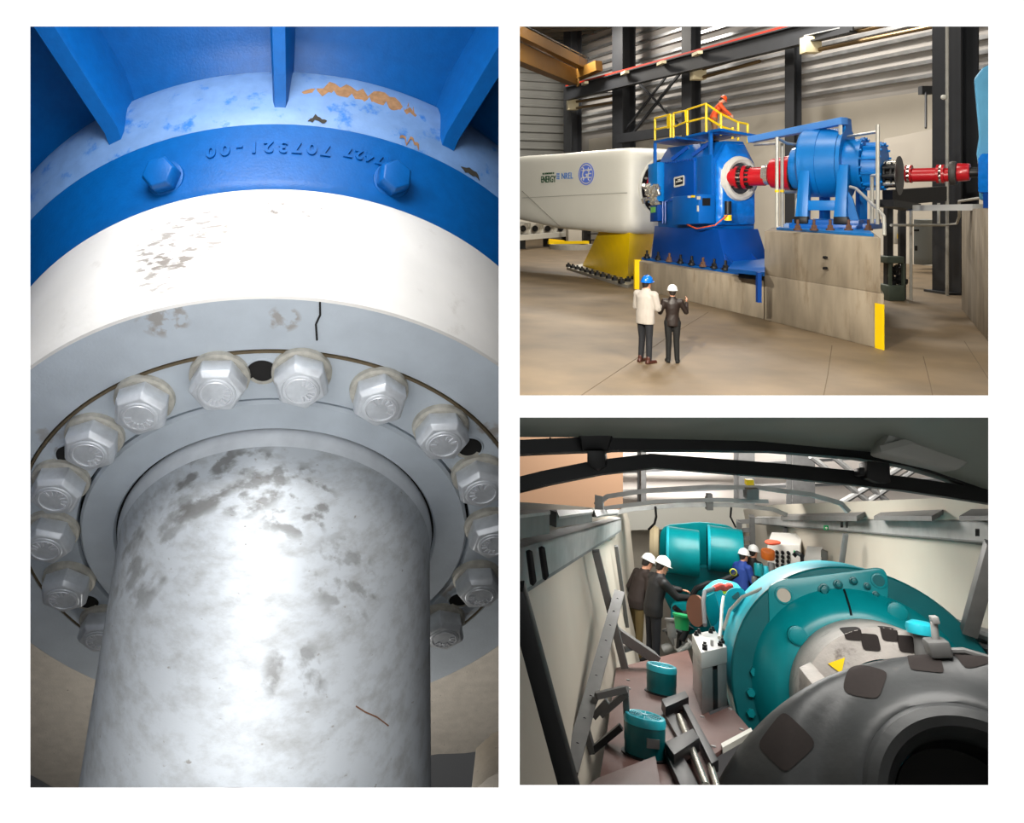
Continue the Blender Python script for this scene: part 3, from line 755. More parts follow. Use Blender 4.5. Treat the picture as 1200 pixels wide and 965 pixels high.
s = MB(); q = G(894, 324, -1.80)+V((-.12, -.03, .1)); s.bar(q, q+V((0, 0, -.75)), .1, .1);  obj('deck_bracket', s, m_dblue, gen)
for k in range(8):
    x = 760+k*13.2; q = f(x, 0, -2.01)+NF*.16+E_*.12
    s = MB(); s.cyl(q, q+V((0, 0, .07)), .12, n=14); s.hexhead(q+V((0, 0, .07)), V((0, 0, 1)), .085, .09); s.cyl(q+V((0, 0, .1)), q+V((0, 0, .30)), .04, n=10); obj('anchor_bolt', s, m_rbolt if k % 3 == 2 else m_blk, gen)
# roof deck, posts, handrails
def zdk(x): return zb_(x) if x <= 830 else zb_(830)+(x-830)*.018
def Dk(x, y): return P(x, y, zdk(x))
s = MB()
for xa, xb in ((766, 793), (803, 832)):
    a, b = Fp(xa, 0), Fp(xb, 0)
    q = [V((a.x, a.y, 2.27)), V((b.x, b.y, 2.30)), V((b.x, b.y, 2.22))+E_*1.3, V((a.x, a.y, 2.18))+E_*1.3]
    s.hexa(q, [p+V((0, 0, .08)) for p in q])
q = [Ep(-.05, 2.30, -.1), Ep(-.05, 2.30, .45), Ep(1.8, 2.12, .45), Ep(1.8, 2.2, -.1)]
s.hexa(q, [p+V((0, 0, .08)) for p in q])
obj('roof_deck', s, m_gblue, gen)
for x, y0, y1 in ((767, 168, 222), (832, 155, 224)):
    s = MB(); s.bar(Dk(x, y0)+V((0, -.05, 0)), Dk(x, y1)+V((0, -.05, 0)), .1, .1); obj('deck_post', s, m_gblue, gen)
z5 = lambda X, Y: (730+X/5.363, 110+Y/5.363)
hr = thing('handrail', 'bright yellow tube handrail round the roof of the blue generator', 'handrail', Dk(805, 165))
hr.parent = None
def rail(pts, r=.035, name='rail'):
    s = MB(); s.tube([Dk(*z5(*p)) for p in pts], r, 8); obj(name, s, m_yel, hr)
rail([(200, 155), (297, 130)]); rail([(200, 225), (297, 205)])
rail([(320, 122), (393, 106), (397, 175), (330, 205), (320, 205)], name='gate')
rail([(404, 100), (522, 62), (615, 125), (720, 178), (782, 190)])
rail([(404, 178), (525, 148), (615, 203), (720, 240), (782, 258)])
for X, Y0, Y1 in ((202, 155, 292), (300, 128, 275), (318, 122, 276), (405, 100, 262), (524, 62, 240), (616, 122, 262), (690, 210, 285), (724, 178, 296), (784, 190, 312)):
    s = MB(); s.tube([Dk(*z5(X, Y0)), Dk(*z5(X, Y1))], .04, 8); obj('post', s, m_yel, hr)
s = MB(); s.bar(Dk(*z5(290, 140)), Dk(*z5(292, 215)), .05, .26); obj('gate_plate', s, m_yel, hr)

# ---------- drive line
def za(x): return 31612.0/(x+450.0)
def At(x, Z): z = za(x); p = P(x, 240, z); return V((p.x, p.y, Z))
AD = V((.7071, -.7071, 0))
def pxr(x, r): return r*za(x)/900.0
def drum(t, name, segs, yc, m, n=48, bevel=0, label=None):
    """segs: (x0, x1, r0px, r1px)"""
    s = MB()
    for x0, x1, r0, r1 in segs:
        Z = (240-yc)/900*za((x0+x1)/2); s.cyl(At(x0, Z), At(x1, Z), pxr(x0, r0), pxr(x1, r1), n)
    return obj(name, s, m, t, bevel=bevel, label=label)
def bolts_on(t, x, yc, rpx, k, m, br=.05, name='flange_bolt', L=.1):
    Z = (240-yc)/900*za(x); c = At(x, Z); u = V((0, 0, 1)); w = AD.cross(u); r = pxr(x, rpx)
    for i in range(k):
        a = 2*PI*i/k; q = c+(u*math.cos(a)+w*math.sin(a))*r
        s = MB(); s.hexhead(q, AD, br, L); obj(name, s, m, t, smooth=False)
ds = thing('red_drive_shaft', 'red drive shaft with a silver band between the generator and the gearbox', 'shaft', At(890, .4))
drum(ds, 'stub', [(853, 863, 10, 10.5)], 208, m_red)
drum(ds, 'coupling_flange', [(863, 866, 13, 13)], 208, m_red)
drum(ds, 'coupling_flange', [(872, 876, 14, 14)], 208, m_red)
drum(ds, 'spacer', [(866, 872, 8, 8)], 208, m_silver)
bolts_on(ds, 866.4, 208, 11.2, 14, m_blk, .045); bolts_on(ds, 876.2, 208, 12.2, 14, m_blk, .045)
drum(ds, 'tube', [(876, 897, 11, 11)], 207, m_red)
drum(ds, 'silver_band', [(895, 902, 11.5, 12)], 205, m_silver, label='bright silver band')
drum(ds, 'cup', [(902, 905, 12, 16), (905, 929, 17, 21)], 203, m_red)
drum(ds, 'black_ring', [(929, 931, 21.5, 21.5)], 203, m_blk, label='black ring')
gb = thing('gearbox', 'light blue gearbox drum on a tall stand, on the tall concrete block', 'gearbox', V((At(962, 0).x, At(962, 0).y, -.70)))
drum(gb, 'nose', [(931, 945, 24, 25), (938, 940, 25.6, 25.6)], 197, m_gblue2)
drum(gb, 'input_drum', [(943.5, 946, 37.5, 40), (946, 966, 40, 40.5)], 191, m_gblue2)
drum(gb, 'output_drum', [(966.7, 989, 40.5, 40), (966, 966.7, 39.6, 39.6)], 191, m_gblue2)
drum(gb, 'stage_drum', [(992, 1011, 29, 29), (1011, 1014, 31, 31)], 192, m_gblue2)
drum(gb, 'end_drum', [(1015, 1033, 25, 24), (1033, 1036, 28, 28)], 195, m_gblue2)
s = MB()
for i in range(10):
    Z = (240-195)/900*za(1024); u = V((0, 0, 1)); w = AD.cross(u); a = 2*PI*i/10
    d = u*math.cos(a)+w*math.sin(a); s = MB(); s.bar(At(1015, Z)+d*pxr(1015, 25), At(1033, Z)+d*pxr(1033, 25.5), .06, .14, d); obj('stiffener', s, m_gblue2, gb)

bolts_on(gb, 1014.1, 192, 29.5, 18, m_gblue2, .035, L=.05); bolts_on(gb, 1036.1, 195, 26.5, 16, m_gblue2, .035, L=.05)
# end plate with ears
z6 = lambda X, Y, d: P(890+X/6.03, 130+Y/6.03, d)
Zc = (240-191)/900*21.6
s = MB(); c = At(990, Zc); u = V((0, 0, 1)); w = AD.cross(u)
if w.x > 0: w = -w
rr = pxr(990, 41.5); poly = [(-.25, 1.28), (.25, 1.28)]+[(math.sin(a)*rr*1.0, math.cos(a)*rr) for a in [math.radians(q) for q in range(20, 341, 16)]]
s.prism([c+w*a+u*b for a, b in poly], AD*.10); obj('end_plate', s, m_gblue2, gb)
FR = V((-.7071, -.7071, 0))                     # front normal of the drive line
def leg(xb, wpx):
    z = za(xb); c = At(xb, 0)+FR*.95
    s = MB(); ad = AD*(wpx*z/900*.5/.55)
    lo, mi, hi = -.52, .25, 1.1
    s.hexa([c-ad*1.5+FR*.25+V((0, 0, lo)), c+ad*1.1+FR*.25+V((0, 0, lo)), c+ad*1.1-FR*.05+V((0, 0, lo)), c-ad*1.5-FR*.05+V((0, 0, lo))],
           [c-ad+V((0, 0, hi)), c+ad+V((0, 0, hi)), c+ad-FR*.2+V((0, 0, hi)), c-ad-FR*.2+V((0, 0, hi))])
    return s
for xb in (955, 999):
    obj('stand_leg', leg(xb, 5.5), m_gblue2, gb, bevel=.01)
    c = At(xb, 0)-FR*.95
    s = MB(); s.bar(c+V((0, 0, -.52)), c+V((0, 0, 1.1)), .22, .22); obj('stand_leg', s, m_gblue2, gb, bevel=.01)
s = MB(); s.bar(At(957, 0)+FR*1.02+V((0, 0, -.02)), At(999, 0)+FR*1.02+V((0, 0, -.02)), .12, .28); obj('cross_bar', s, m_gblue2, gb, bevel=.01)
s = MB(); s.prism([At(999, 0)+FR*.95+V((0, 0, .6)), At(999, 0)+FR*.95+V((0, 0, -.5)), At(1018, -.5)+FR*.95, At(1010, .15)+FR*.95], FR*-.1); obj('stand_web', s, m_gblue2, gb)
s = MB(); s.bar(At(944, -.50)+FR*.95, At(1020, -.50)+FR*.95, .5, .16); s.bar(At(944, -.50)-FR*.95, At(1020, -.50)-FR*.95, .5, .16)
s.bar(At(943, -.61)+FR*1.0, At(1021, -.61)+FR*1.0, .8, .14); s.bar(At(945, -.6)+FR*.9, At(945, -.6)-FR*1.1, .4, .16); s.bar(At(1018, -.6)+FR*.9, At(1018, -.6)-FR*1.1, .4, .16)
obj('stand_base', s, m_gblue, gb, bevel=.01)
for xb in (955, 1000):
    s = MB(); q = At(xb, -.43)+FR*1.2; s.box(q, .17, .10, .10, AD, FR); obj('foot_clamp', s, m_blk, gb, bevel=.02)
s = MB(); pa = [G(908, 372), G(1029, 406)]
pz = -.715
q = [V((pa[0].x, pa[0].y, pz))+V((.2, .3, 0)), V((pa[1].x, pa[1].y, pz))+V((-.02, .12, 0)), V((pa[1].x, pa[1].y, pz))+V((.5, .866, 0))*8, V((pa[0].x, pa[0].y, pz))+V((.5, .866, 0))*7]
s.hexa(q, [p+V((0, 0, .06)) for p in q]); obj('base_plate', s, m_gblue2, gb)
for X, Y in ((270, 830), (385, 842), (500, 850), (630, 856), (770, 846)):
    q = z6(X, Y, 19.6); q.z = -.66; s = MB(); s.cyl(q, q+V((0, 0, .05)), .10, n=12); s.hexhead(q+V((0, 0, .05)), V((0, 0, 1)), .075, .09); s.cyl(q+V((0, 0, .1)), q+V((0, 0, .28)), .035, n=8); obj('anchor_bolt', s, m_rbolt, gb)
s = MB(); s.bar(z6(-62, 205, 24.3), z6(602, 70, 21.5), .30, .2); obj('top_beam', s, m_lblue, gb, bevel=.01, label='pale blue beam across the top')
s = MB(); s.bar(z6(315, 150, 22.6), z6(315, 240, 22.6), .10, .10); obj('beam_strut', s, m_lblue, gb)
s = MB(); s.bar(z6(572, 100, 21.5), z6(572, 190, 21.5), .08, .06); obj('beam_strut', s, m_nac, gb, label='pale strut')
# couplings and second shaft
cp = thing('brake_coupling', 'black bolted coupling with a thin dark disc at the gearbox output', 'coupling', At(1046, .3))
s = MB()
Zc = (240-204)/900*za(1046); u = V((0, 0, 1)); w = AD.cross(u)
s.cyl(At(1037, Zc), At(1053, Zc), .18, n=24)
for x0, x1 in ((1038, 1040), (1046, 1048)): s.cyl(At(x0, Zc), At(x1, Zc), pxr(1046, 15), n=32)
obj('hub', s, m_blk, cp)
for i in range(8):
    a = 2*PI*i/8+.2; d = u*math.cos(a)+w*math.sin(a); s = MB(); s.cyl(At(1037, Zc)+d*pxr(1046, 13), At(1052, Zc)+d*pxr(1046, 13), .075, n=12); obj('bush_pin', s, m_silver if i % 3 == 0 else m_blk, cp)
drum(cp, 'brake_disc', [(1053.4, 1054.6, 23, 23)], 206, mat('dark_disc_steel', (70, 68, 66), rough=.4, metal=.5), label='thin dark disc')
d2 = thing('red_drive_shaft', 'second red drive shaft, thinner, between the dark disc and the right edge', 'shaft', At(1100, .4))
drum(d2, 'tube', [(1062, 1070, 6.5, 6.5), (1070, 1100, 8, 8), (1106, 1113, 8, 8)], 205, m_red)
drum(d2, 'coupling_flange', [(1061.5, 1063.5, 10, 10), (1067, 1069, 10.5, 10.5), (1098, 1101, 11, 11), (1104, 1107, 11, 11)], 204, m_red)
bolts_on(d2, 1063.6, 204, 8.6, 10, m_silver, .04); bolts_on(d2, 1101.2, 204, 9, 10, m_silver, .04)
drum(d2, 'flexible_ring', [(1113, 1122, 14, 14)], 203, mat('dark_rubber', (58, 54, 50), rough=.6), bevel=.05, label='dark rubber ring')
drum(d2, 'end_hub', [(1122, 1137, 11, 10)], 202, m_red, bevel=.02)
drum(d2, 'black_stub', [(1137, 1150, 6, 6)], 202, m_blk)
# pale blue machine at the right edge
mm = thing('wrapped_machine', 'pale blue plastic wrapped machine cut by the right edge of the hall view', 'machine', P(1165, 245, 18.5))
s = MB(); zz = 19.0
q = [P(x, y, zz) for x, y in ((1141, 92), (1152, 78), (1200, 60), (1200, 235), (1147, 235), (1148, 205), (1144, 180), (1147, 160))]
s.prism(q, V((1.75, 2.2, 0))); obj('wrapped_body', s, mat('pale_blue_wrap', (92, 158, 196), rough=.3, bump=.5, bscale=3, var=.1, scale=2), mm, bevel=.08, seg=3)
s = MB(); q = [P(x, y, 18.6) for x, y in ((1146, 186), (1150, 180), (1190, 180), (1190, 226), (1146, 226))]; s.prism(q, V((.42, .5, 0))); obj('lower_wrap', s, m_wrap, mm, bevel=.04)
s = MB(); q = [P(x, y, 18.6) for x, y in ((1152, 226), (1190, 226), (1190, 244), (1152, 244))]; s.prism(q, V((1.2, 1.5, 0))); obj('foot', s, m_dblue, mm)

# pipe guard rails
def guard(label, posts, rails, cat='guard rail', name='pipe_guardrail', m=m_galv, r=.045):
    p = posts[0]; t = thing(name, label, cat, P(p[0], p[2], p[3]))
    for x, y0, y1, d in posts:
        s = MB(); s.tube([P(x, y0, d), P(x, y1, d)], r, 8); obj('post', s, m, t)
    for pts in rails:
        s = MB(); s.tube([P(*q) for q in pts], r*.85, 8); obj('rail', s, m, t)
    return t
t = guard('galvanised pipe rail standing in front of the red cup on the tall block', [(910.5, 161, 266, 20.6), (916.5, 168, 266, 21.4), (933, 222, 258, 23.2)],
      [[(911, 162, 20.6), (922, 168, 21.5), (938, 170, 23)], [(917, 225, 21.4), (938, 225, 23.2)], [(884, 170, 24.5), (911, 168, 20.6)]])
for x, d in ((910.5, 20.6), (916.5, 21.4)):
    s = MB(); s.tube([P(x, 222.5, d), P(x, 225.5, d)], .055, 8); obj('yellow_band', s, m_yel, t, label='yellow band')
t = guard('galvanised pipe rail with a sloping handrail right of the gearbox', [(1028.5, 146, 263, 18.4), (1022, 205, 262, 19.2)],
      [[(1022, 206, 19.2), (1029, 206, 18.4)], [(996, 219, 20.4), (1003, 221, 20.2), (1030, 246, 18.4), (1036, 254, 17.8), (1036.5, 276, 17.6)], [(994, 160, 21.5), (1028, 154.5, 18.4)]])
t = guard('grey pipe frame with a long horizontal pipe right of the tall block', [(1067.5, 245, 352, 24.5), (1100, 238, 262, 25)],
      [[(1044, 264, 22.5), (1108, 264, 24.5), (1121, 262, 24.5), (1124, 254, 24), (1124, 236, 23.5), (1150, 232, 22)]])
s = MB(); s.bar(P(1068, 244, 23), P(1146, 243, 20.5), .3, .17); obj('walkway_beam', s, mat('bright_galvanised', (200, 200, 196), rough=.5, metal=.1), None, label='bright metal walkway beam under the second red shaft', cat='beam')
s = MB(); s.bar(P(1036, 238, 22), P(1068, 243, 23.4), .5, .2); s.bar(P(1040, 232, 24.5), P(1104, 227, 26.6), .3, .5); obj('walkway_grating', s, m_blk, None, label='dark walkway grating behind the bright beam', cat='walkway')
for i, (x, y0, y1, lab) in enumerate(((1041, 226, 345, 'dark support post nearest the tall concrete block'), (1057, 226, 349, 'dark support post behind the green pump unit'))):
    p = P(x, y1, 25.6); s = MB(); s.bar(V((p.x, p.y, FLOOR)), P(x, y0, 25.6), .2 if i == 0 else .12, .2); obj('support_post', s, m_steel, None, label=lab, cat='post')
# pump unit on the floor
pu = thing('pump_unit', 'dark green pump unit on the floor beside the tall concrete block', 'pump', G(1051, 353))
d = G(1051, 353).y; m_green = mat('dark_green_machine_paint', (74, 84, 74), rough=.5, var=.15, scale=4)
def pb(x0, y0, x1, y1, dz=.5, off=0): s = MB(); q = [P(x, y, d+off) for x, y in ((x0, y0), (x1, y0), (x1, y1), (x0, y1))]; return s.prism(q, V((.1, dz, 0)))
obj('tank', pb(1042, 335, 1061, 353, .8), m_green, pu, bevel=.03)
obj('top_box', pb(1040, 301, 1060, 309, .7), m_green, pu, bevel=.03)
s = MB()
for x in (1043, 1058.5): s.bar(P(x, 309, d+.1), P(x, 335, d+.1), .08, .08)
obj('frame', s, m_green, pu)
s = MB(); rnd = random.Random(5)
for k in range(9):
    q = P(1045+rnd.random()*12, 312+rnd.random()*20, d+.3); dv = V((rnd.uniform(-1, 1), rnd.uniform(-.5, .5), rnd.uniform(-1, 1))).normalized(); s.cyl(q-dv*.16, q+dv*.16, rnd.uniform(.06, .11), n=12)
obj('motor_and_valves', s, m_blk, pu)
# electrical cabinets far right
ec_ = thing('electrical_cabinet', 'tall grey electrical cabinet against the far wall beyond the pump unit', 'cabinet', W(1078, 311, 1.0))
s = MB(); dd = 37.5; q = [P(x, y, dd) for x, y in ((1070.5, 257), (1083, 258), (1083, 311), (1070.5, 310))]; s.prism(q, V((.9, .5, 0))); obj('body', s, mat('grey_cabinet', (136, 142, 142), rough=.5), ec_, bevel=.03)
s = MB(); s.box(P(1074, 270, dd-.02), .12, .02, .05); s.box(P(1073.5, 291, dd-.02), .05, .02, .12); obj('handle', s, m_blk, ec_)
wb = thing('water_heater', 'small white tank with a yellow label on the wall behind the support posts', 'tank', P(1053, 285, 30))
s = MB(); s.cyl(P(1053, 286, 30), P(1053, 264, 30), .22, n=20); obj('tank', s, m_nac, wb, bevel=.03)
s = MB(); s.box(P(1054.5, 277, 29.78), .09, .02, .09); obj('yellow_label', s, m_yel, wb)
s = MB(); s.cyl(P(1053, 264, 30), P(1053, 250, 30), .05, n=8); obj('pipe', s, m_galv, wb)
s = MB(); q = [P(x, y, 34) for x, y in ((1094, 270), (1099, 271), (1099, 298), (1094, 296))]; s.prism(q, V((.5, .4, 0))); obj('wall_box', s, m_blk, None, label='black box fixed at waist height left of the massive column', cat='box', bevel=.03)
# low partition with a pale wall panel
s = MB(); q = [P(x, y, dd) for x, y, dd in ((1036, 163, 36.5), (1104, 149, 33.2), (1104, 236, 33.2), (1036, 236, 36.5))]; s.prism(q, V((.8, .5, 0)))
obj('partition_panel', s, mat('pale_partition', (200, 194, 184), rough=.6), None, label='pale wall partition behind the second red shaft', cat='partition')
s = MB(); q = P(1085, 106, 37.2); s.box(q, .28, .14, .2); s.tube([q, P(1085, 150, 35)], .05, 8); obj('wall_lamp', s, m_steel, None, label='small dark box with a conduit high on the liner wall', cat='fixture')

# ---------- white nacelle and its yellow pedestal
KN = 1.10
def AtN(x, Z): z = 21487.0/x*KN; p = P(x, 240, z); return V((p.x, p.y, Z*KN))
nac = thing('white_nacelle', 'long white wind turbine nacelle with logos on a yellow pedestal', 'nacelle', AtN(690, -1.0))
KN = 1.10
def AtN(x, Z): z = 21487.0/x*KN; p = P(x, 240, z); return V((p.x, p.y, Z*KN))
ADN = V((.447, -.894, 0)).normalized(); FRN = V((-.894, -.447, 0))
def nsec(x, zc, hw, hh, p=7.0, n=56):
    c = AtN(x, zc); r = []; hw *= KN; hh *= KN
    for i in range(n):
        a = 2*PI*i/n; ca, sa = math.cos(a), math.sin(a)
        r.append(c+FRN*(hw*abs(ca)**(2/p)*(1 if ca > 0 else -1))+V((0, 0, hh*abs(sa)**(2/p)*(1 if sa > 0 else -1))))
    return r
secs = [(560, .95, 1.35, 1.15), (600, .85, 1.4, 1.25), (640, .70, 1.45, 1.42), (680, .55, 1.5, 1.53), (752, .50, 1.5, 1.58), (762, .50, 1.49, 1.57), (768, .50, 1.44, 1.52), (773, .50, 1.3, 1.40), (776, .50, 1.05, 1.15)]
s = MB(); s.loft([nsec(*q) for q in secs], caps=True); obj('shell', s, m_nac, nac, ang=50)
Zh = .58
s = MB(); c = AtN(776, Zh); s.lathe([(1.02*KN, -.05), (1.06*KN, .06), (1.12*KN, .02), (1.12*KN, -.05)], c, ADN, 40); obj('rim', s, m_nac, nac)
s = MB(); s.lathe([(0, .02), (1.02*KN, .03), (1.04*KN, .08)], c, ADN, 40); obj('opening', s, m_blk, nac, label='black round opening')
s = MB(); s.lathe([(0, .12), (.62*KN, .12), (.80*KN, .10), (.82*KN, .04)], c, ADN, 36); obj('rotor_flange', s, m_red, nac, label='red flange in the opening')
for i in range(16):
    a = 2*PI*i/16; u = V((0, 0, 1)); w = ADN.cross(u); s = MB(); s.hexhead(c+ADN*.04+(u*math.cos(a)+w*math.sin(a))*.93*KN, ADN, .05, .08); obj('rim_bolt', s, m_galv, nac, smooth=False)
NQ = AtN(700, 0)+FRN*1.50*KN
def NP(x, y, off=.0):
    r = P(x, y, 1.0); d = (NQ+FRN*off).dot(FRN)/r.dot(FRN); return r*d
s = MB()
s.tube([NP(612, 224, .0), NP(655, 264, .0)], .02, 6); s.tube([NP(612, 232, .01), NP(735, 226, .01)], .012, 6)
obj('panel_seam', s, mat('seam_grey', (150, 148, 140), rough=.7), nac)
up = V((0, 0, 1)); xd = ADN
def ntext(txt, x, y, hpx, m, name, label, sp=1.0, sx=1.0, shear=0, bold=0.0):
    p = NP(x, y, .02); k = hpx*p.y/900/.72
    me = text_mesh(txt, k, .01, basis(xd*sx, up, FRN, p), sp, shear=shear, bold=bold*k)
    return obj(name, join_meshes([me]), m, nac, smooth=False, label=label)
m_gtx = mat('dark_green_print', (26, 74, 44), rough=.5); m_btx = mat('blue_print', (66, 122, 196), rough=.5); m_vtx = mat('violet_blue_print', (92, 120, 214), rough=.5)
ntext('ENERGY', 642.5, 210.5, 8, m_gtx, 'lettering', 'dark green ENERGY lettering', 1.0, .66, bold=.008)
ntext('U.S. DEPARTMENT OF', 642.5, 203.5, 2.2, m_gtx, 'lettering', 'tiny dark green lettering', 1.0, .72)
ntext('NREL', 664.5, 206.5, 7.5, m_btx, 'lettering', 'blue NREL lettering', 1.05, .80, bold=.0)
s = MB()
for i, (a, b) in enumerate(((0, 0), (2.2, 0), (0, 2.6), (2.2, 2.6), (0, -2.6), (2.2, -2.6))):
    q = NP(653.0+a*.85, 206.6+b, .02); s.box(q, .03, .008, .035, xd, FRN)
obj('emblem', s, m_btx, nac, smooth=False, label='blue square dot emblem')
gc = NP(687, 204, .02)
s = MB(); rr = 13*gc.y/900
sqx = 1.0
def ring(r0, r1, n=48):
    a = [gc+xd*(math.cos(2*PI*i/n)*r0*sqx)+up*(math.sin(2*PI*i/n)*r0) for i in range(n)]
    b = [gc+xd*(math.cos(2*PI*i/n)*r1*sqx)+up*(math.sin(2*PI*i/n)*r1) for i in range(n)]
    s.loft([a, b, [p+FRN*.012 for p in b], [p+FRN*.012 for p in a], a], caps=False)
ring(rr*.90, rr); ring(rr*.0+.002, rr*.80)
obj('roundel', s, m_vtx, nac, smooth=False, label='violet blue roundel')
s = MB()
def curl(pts, r=.022): s.tube([gc+FRN*.02+xd*(a*rr*sqx)+up*(b*rr) for a, b in pts], r, 6)
sw = lambda cx, cy, r, a0, a1, n=10: [(cx+r*math.cos(math.radians(a0+(a1-a0)*i/n)), cy+r*math.sin(math.radians(a0+(a1-a0)*i/n))) for i in range(n+1)]
for a in (45, 135, 225, 315): curl(sw(.62*math.cos(math.radians(a)), .62*math.sin(math.radians(a)), .14, a+80, a+330), .018)
k = rr*1.15
mg = text_mesh('GE', k, .008, basis(ADN, up, FRN, gc+FRN*.016-up*rr*.03), .82, shear=.25)
s.bm.from_mesh(mg); bpy.data.meshes.remove(mg)
obj('monogram', s, m_nac, nac, label='white script monogram')
pd = thing('pedestal', 'bright yellow steel pedestal bolted to the floor below the white nacelle', 'pedestal', G(718, 330))
fl_ = lambda x, y, h: (lambda p: V((p.x, p.y, h)))(G(x, y))
B0, B1, B2 = G(682, 314), G(735, 331), G(757, 322)
B3 = B0+(B2-B1)
zt_ = -1.12; zb2 = -3.05
T1 = P(738, 271, 30.2); T1.z = zt_; T0 = P(702, 273, 33.4); T0.z = zt_; T2 = P(768, 268, 32.5); T2.z = zt_
T3 = T0+(T2-T1)
s = MB(); lift = lambda p: V((p.x, p.y, zb2)); s.hexa([lift(B0), lift(B1), lift(B2), lift(B3)], [T0, T1, T2, T3]); obj('body', s, m_yel, pd, bevel=.03)
Bp = [G(664, 316), G(735, 338), G(766, 327)]; Bp.append(Bp[0]+(Bp[2]-Bp[1]))
s = MB(); s.hexa(Bp, [p+V((0, 0, .12)) for p in Bp]); obj('base_plate', s, m_galv, pd, label='grey steel base plate')
for k in range(11):
    q = Bp[0].lerp(Bp[1], (k+.4)/11.2)+V((.12, .45, .12)); s = MB(); s.hexhead(q, (0, 0, 1), .13, .13); s.cyl(q, q+V((0, 0, .2)), .05, n=8); obj('anchor_bolt', s, m_blk, pd)
for k in range(4):
    q = Bp[1].lerp(Bp[2], (k+.4)/4.4)+V((-.25, .25, .12)); s = MB(); s.hexhead(q, (0, 0, 1), .13, .13); s.cyl(q, q+V((0, 0, .2)), .05, n=8); obj('anchor_bolt', s, m_blk, pd)
# far left equipment
eq = thing('equipment_skid', 'long white equipment frame on the far floor below the nacelle', 'equipment', G(636, 291))
dk = 54.0
s = MB(); s.bar(P(605, 279, dk-1), P(668, 274, dk+6), .5, .35); s.bar(P(605, 258, dk-1), P(668, 262, dk+6), .3, .3)
for x in (607, 619, 634, 650, 667): s.bar(P(x, 258, dk+(x-605)*.1), P(x, 278, dk+(x-605)*.1), .3, .3)
obj('frame', s, m_nac, eq)
for x in (613, 627, 642, 657):
    s = MB(); z = dk+(x-605)*.1+.3; q = [P(x-6, 262, z), P(x+6, 262.5, z), P(x+6, 274, z), P(x-6, 275, z)]; s.prism(q, V((.2, .6, 0))); p = obj('panel', s, m_liner, eq)
    s = MB(); s.cyl(P(x, 268, z), P(x, 268, z-.15), .22, n=16); obj('round_handle', s, m_blk, p)
for x in (612, 640, 662):
    q = P(x, 285, dk+(x-605)*.1); s = MB(); s.bar(V((q.x, q.y, FLOOR)), V((q.x, q.y, FLOOR+.9)), .4, .4); obj('foot', s, m_blk, eq)
rg = thing('steel_ring', 'round steel ring with a yellow lifting beam lying on the far floor', 'ring', G(668, 292))
c = G(669, 292); s = MB(); s.lathe([(1.2, .0), (1.2, .35), (1.5, .35), (1.5, 0)], c, (0, 0, 1), 48, closed=True); obj('ring', s, m_galv, rg)
s = MB(); s.bar(c+V((-1.6, 0, .45)), c+V((1.4, .6, .45)), .25, .2); s.bar(c+V((-1.5, .4, .62)), c+V((-.4, .3, .5)), .2, .2); obj('lifting_beam', s, m_yel, rg, label='yellow lifting beam')
sk = thing('storage_rack', 'dark rack with shelves on the far floor behind the yellow pedestal', 'rack', G(697, 290))
q0 = G(697, 290)
s = MB()
for dx in (-.55, .55): s.bar(q0+V((dx, 0, 0)), q0+V((dx, 0, 1.7)), .1, .5)
for h in (.1, .55, 1.0, 1.45): s.bar(q0+V((-.55, 0, h)), q0+V((.55, 0, h)), .5, .07)
obj('frame', s, m_blk, sk)
s = MB(); s.box(q0+V((-1.5, .2, .9)), .5, .4, .9); obj('floor_cabinet', s, m_liner, None, label='pale cabinet on the far floor left of the dark rack', cat='cabinet', bevel=.03)

# ================================================================== people
m_skin = mat('skin', (206, 150, 122), rough=.55, var=.05, scale=8)
m_hair = mat('dark_hair', (32, 24, 20), rough=.6)
m_eye = mat('eye', (30, 24, 22), rough=.2)
def capsule(s, p0, p1, r0, r1, n=14, fl=1.0, fdir=None, k=4):
    """closed tapered limb with round ends; fl flattens along fdir"""
    p0 = V(p0); p1 = V(p1); d = (p1-p0).normalized()
    if fdir is not None:
        u = V(fdir)-d*V(fdir).dot(d); u.normalize(); w = d.cross(u)
    else: u, w = frame(d)
    rings = []
    def R(c, r): return [c+(u*math.cos(2*PI*i/n)*fl+w*math.sin(2*PI*i/n))*r for i in range(n)]
    for i in range(1, k+1):
        a = PI/2*(1-i/(k+.0)) if i < k else 0
        rings.append(R(p0-d*r0*math.sin(a), max(r0*math.cos(a), r0*.15)))
    for i in range(k, 0, -1):
        a = PI/2*(1-i/(k+.0)) if i < k else 0
        rings.append(R(p1+d*r1*math.sin(a), max(r1*math.cos(a), r1*.15)))
    s.loft(rings); return s
def union(s, voxel, it=3):
    bm = s.bm; bmesh.ops.recalc_face_normals(bm, faces=bm.faces[:])
    me = bpy.data.meshes.new('u'); bm.to_mesh(me); bm.free()
    o = bpy.data.objects.new('u', me); COL.objects.link(o)
    a = o.modifiers.new('r', 'REMESH'); a.mode = 'VOXEL'; a.voxel_size = voxel; a.use_smooth_shade = True
    b = o.modifiers.new('s', 'SMOOTH'); b.factor = .5; b.iterations = it
    dg = bpy.context.evaluated_depsgraph_get(); r = bpy.data.meshes.new_from_object(o.evaluated_get(dg))
    bpy.data.objects.remove(o); bpy.data.meshes.remove(me); r.materials.clear()
    for p in r.polygons: p.use_smooth = True
    return r
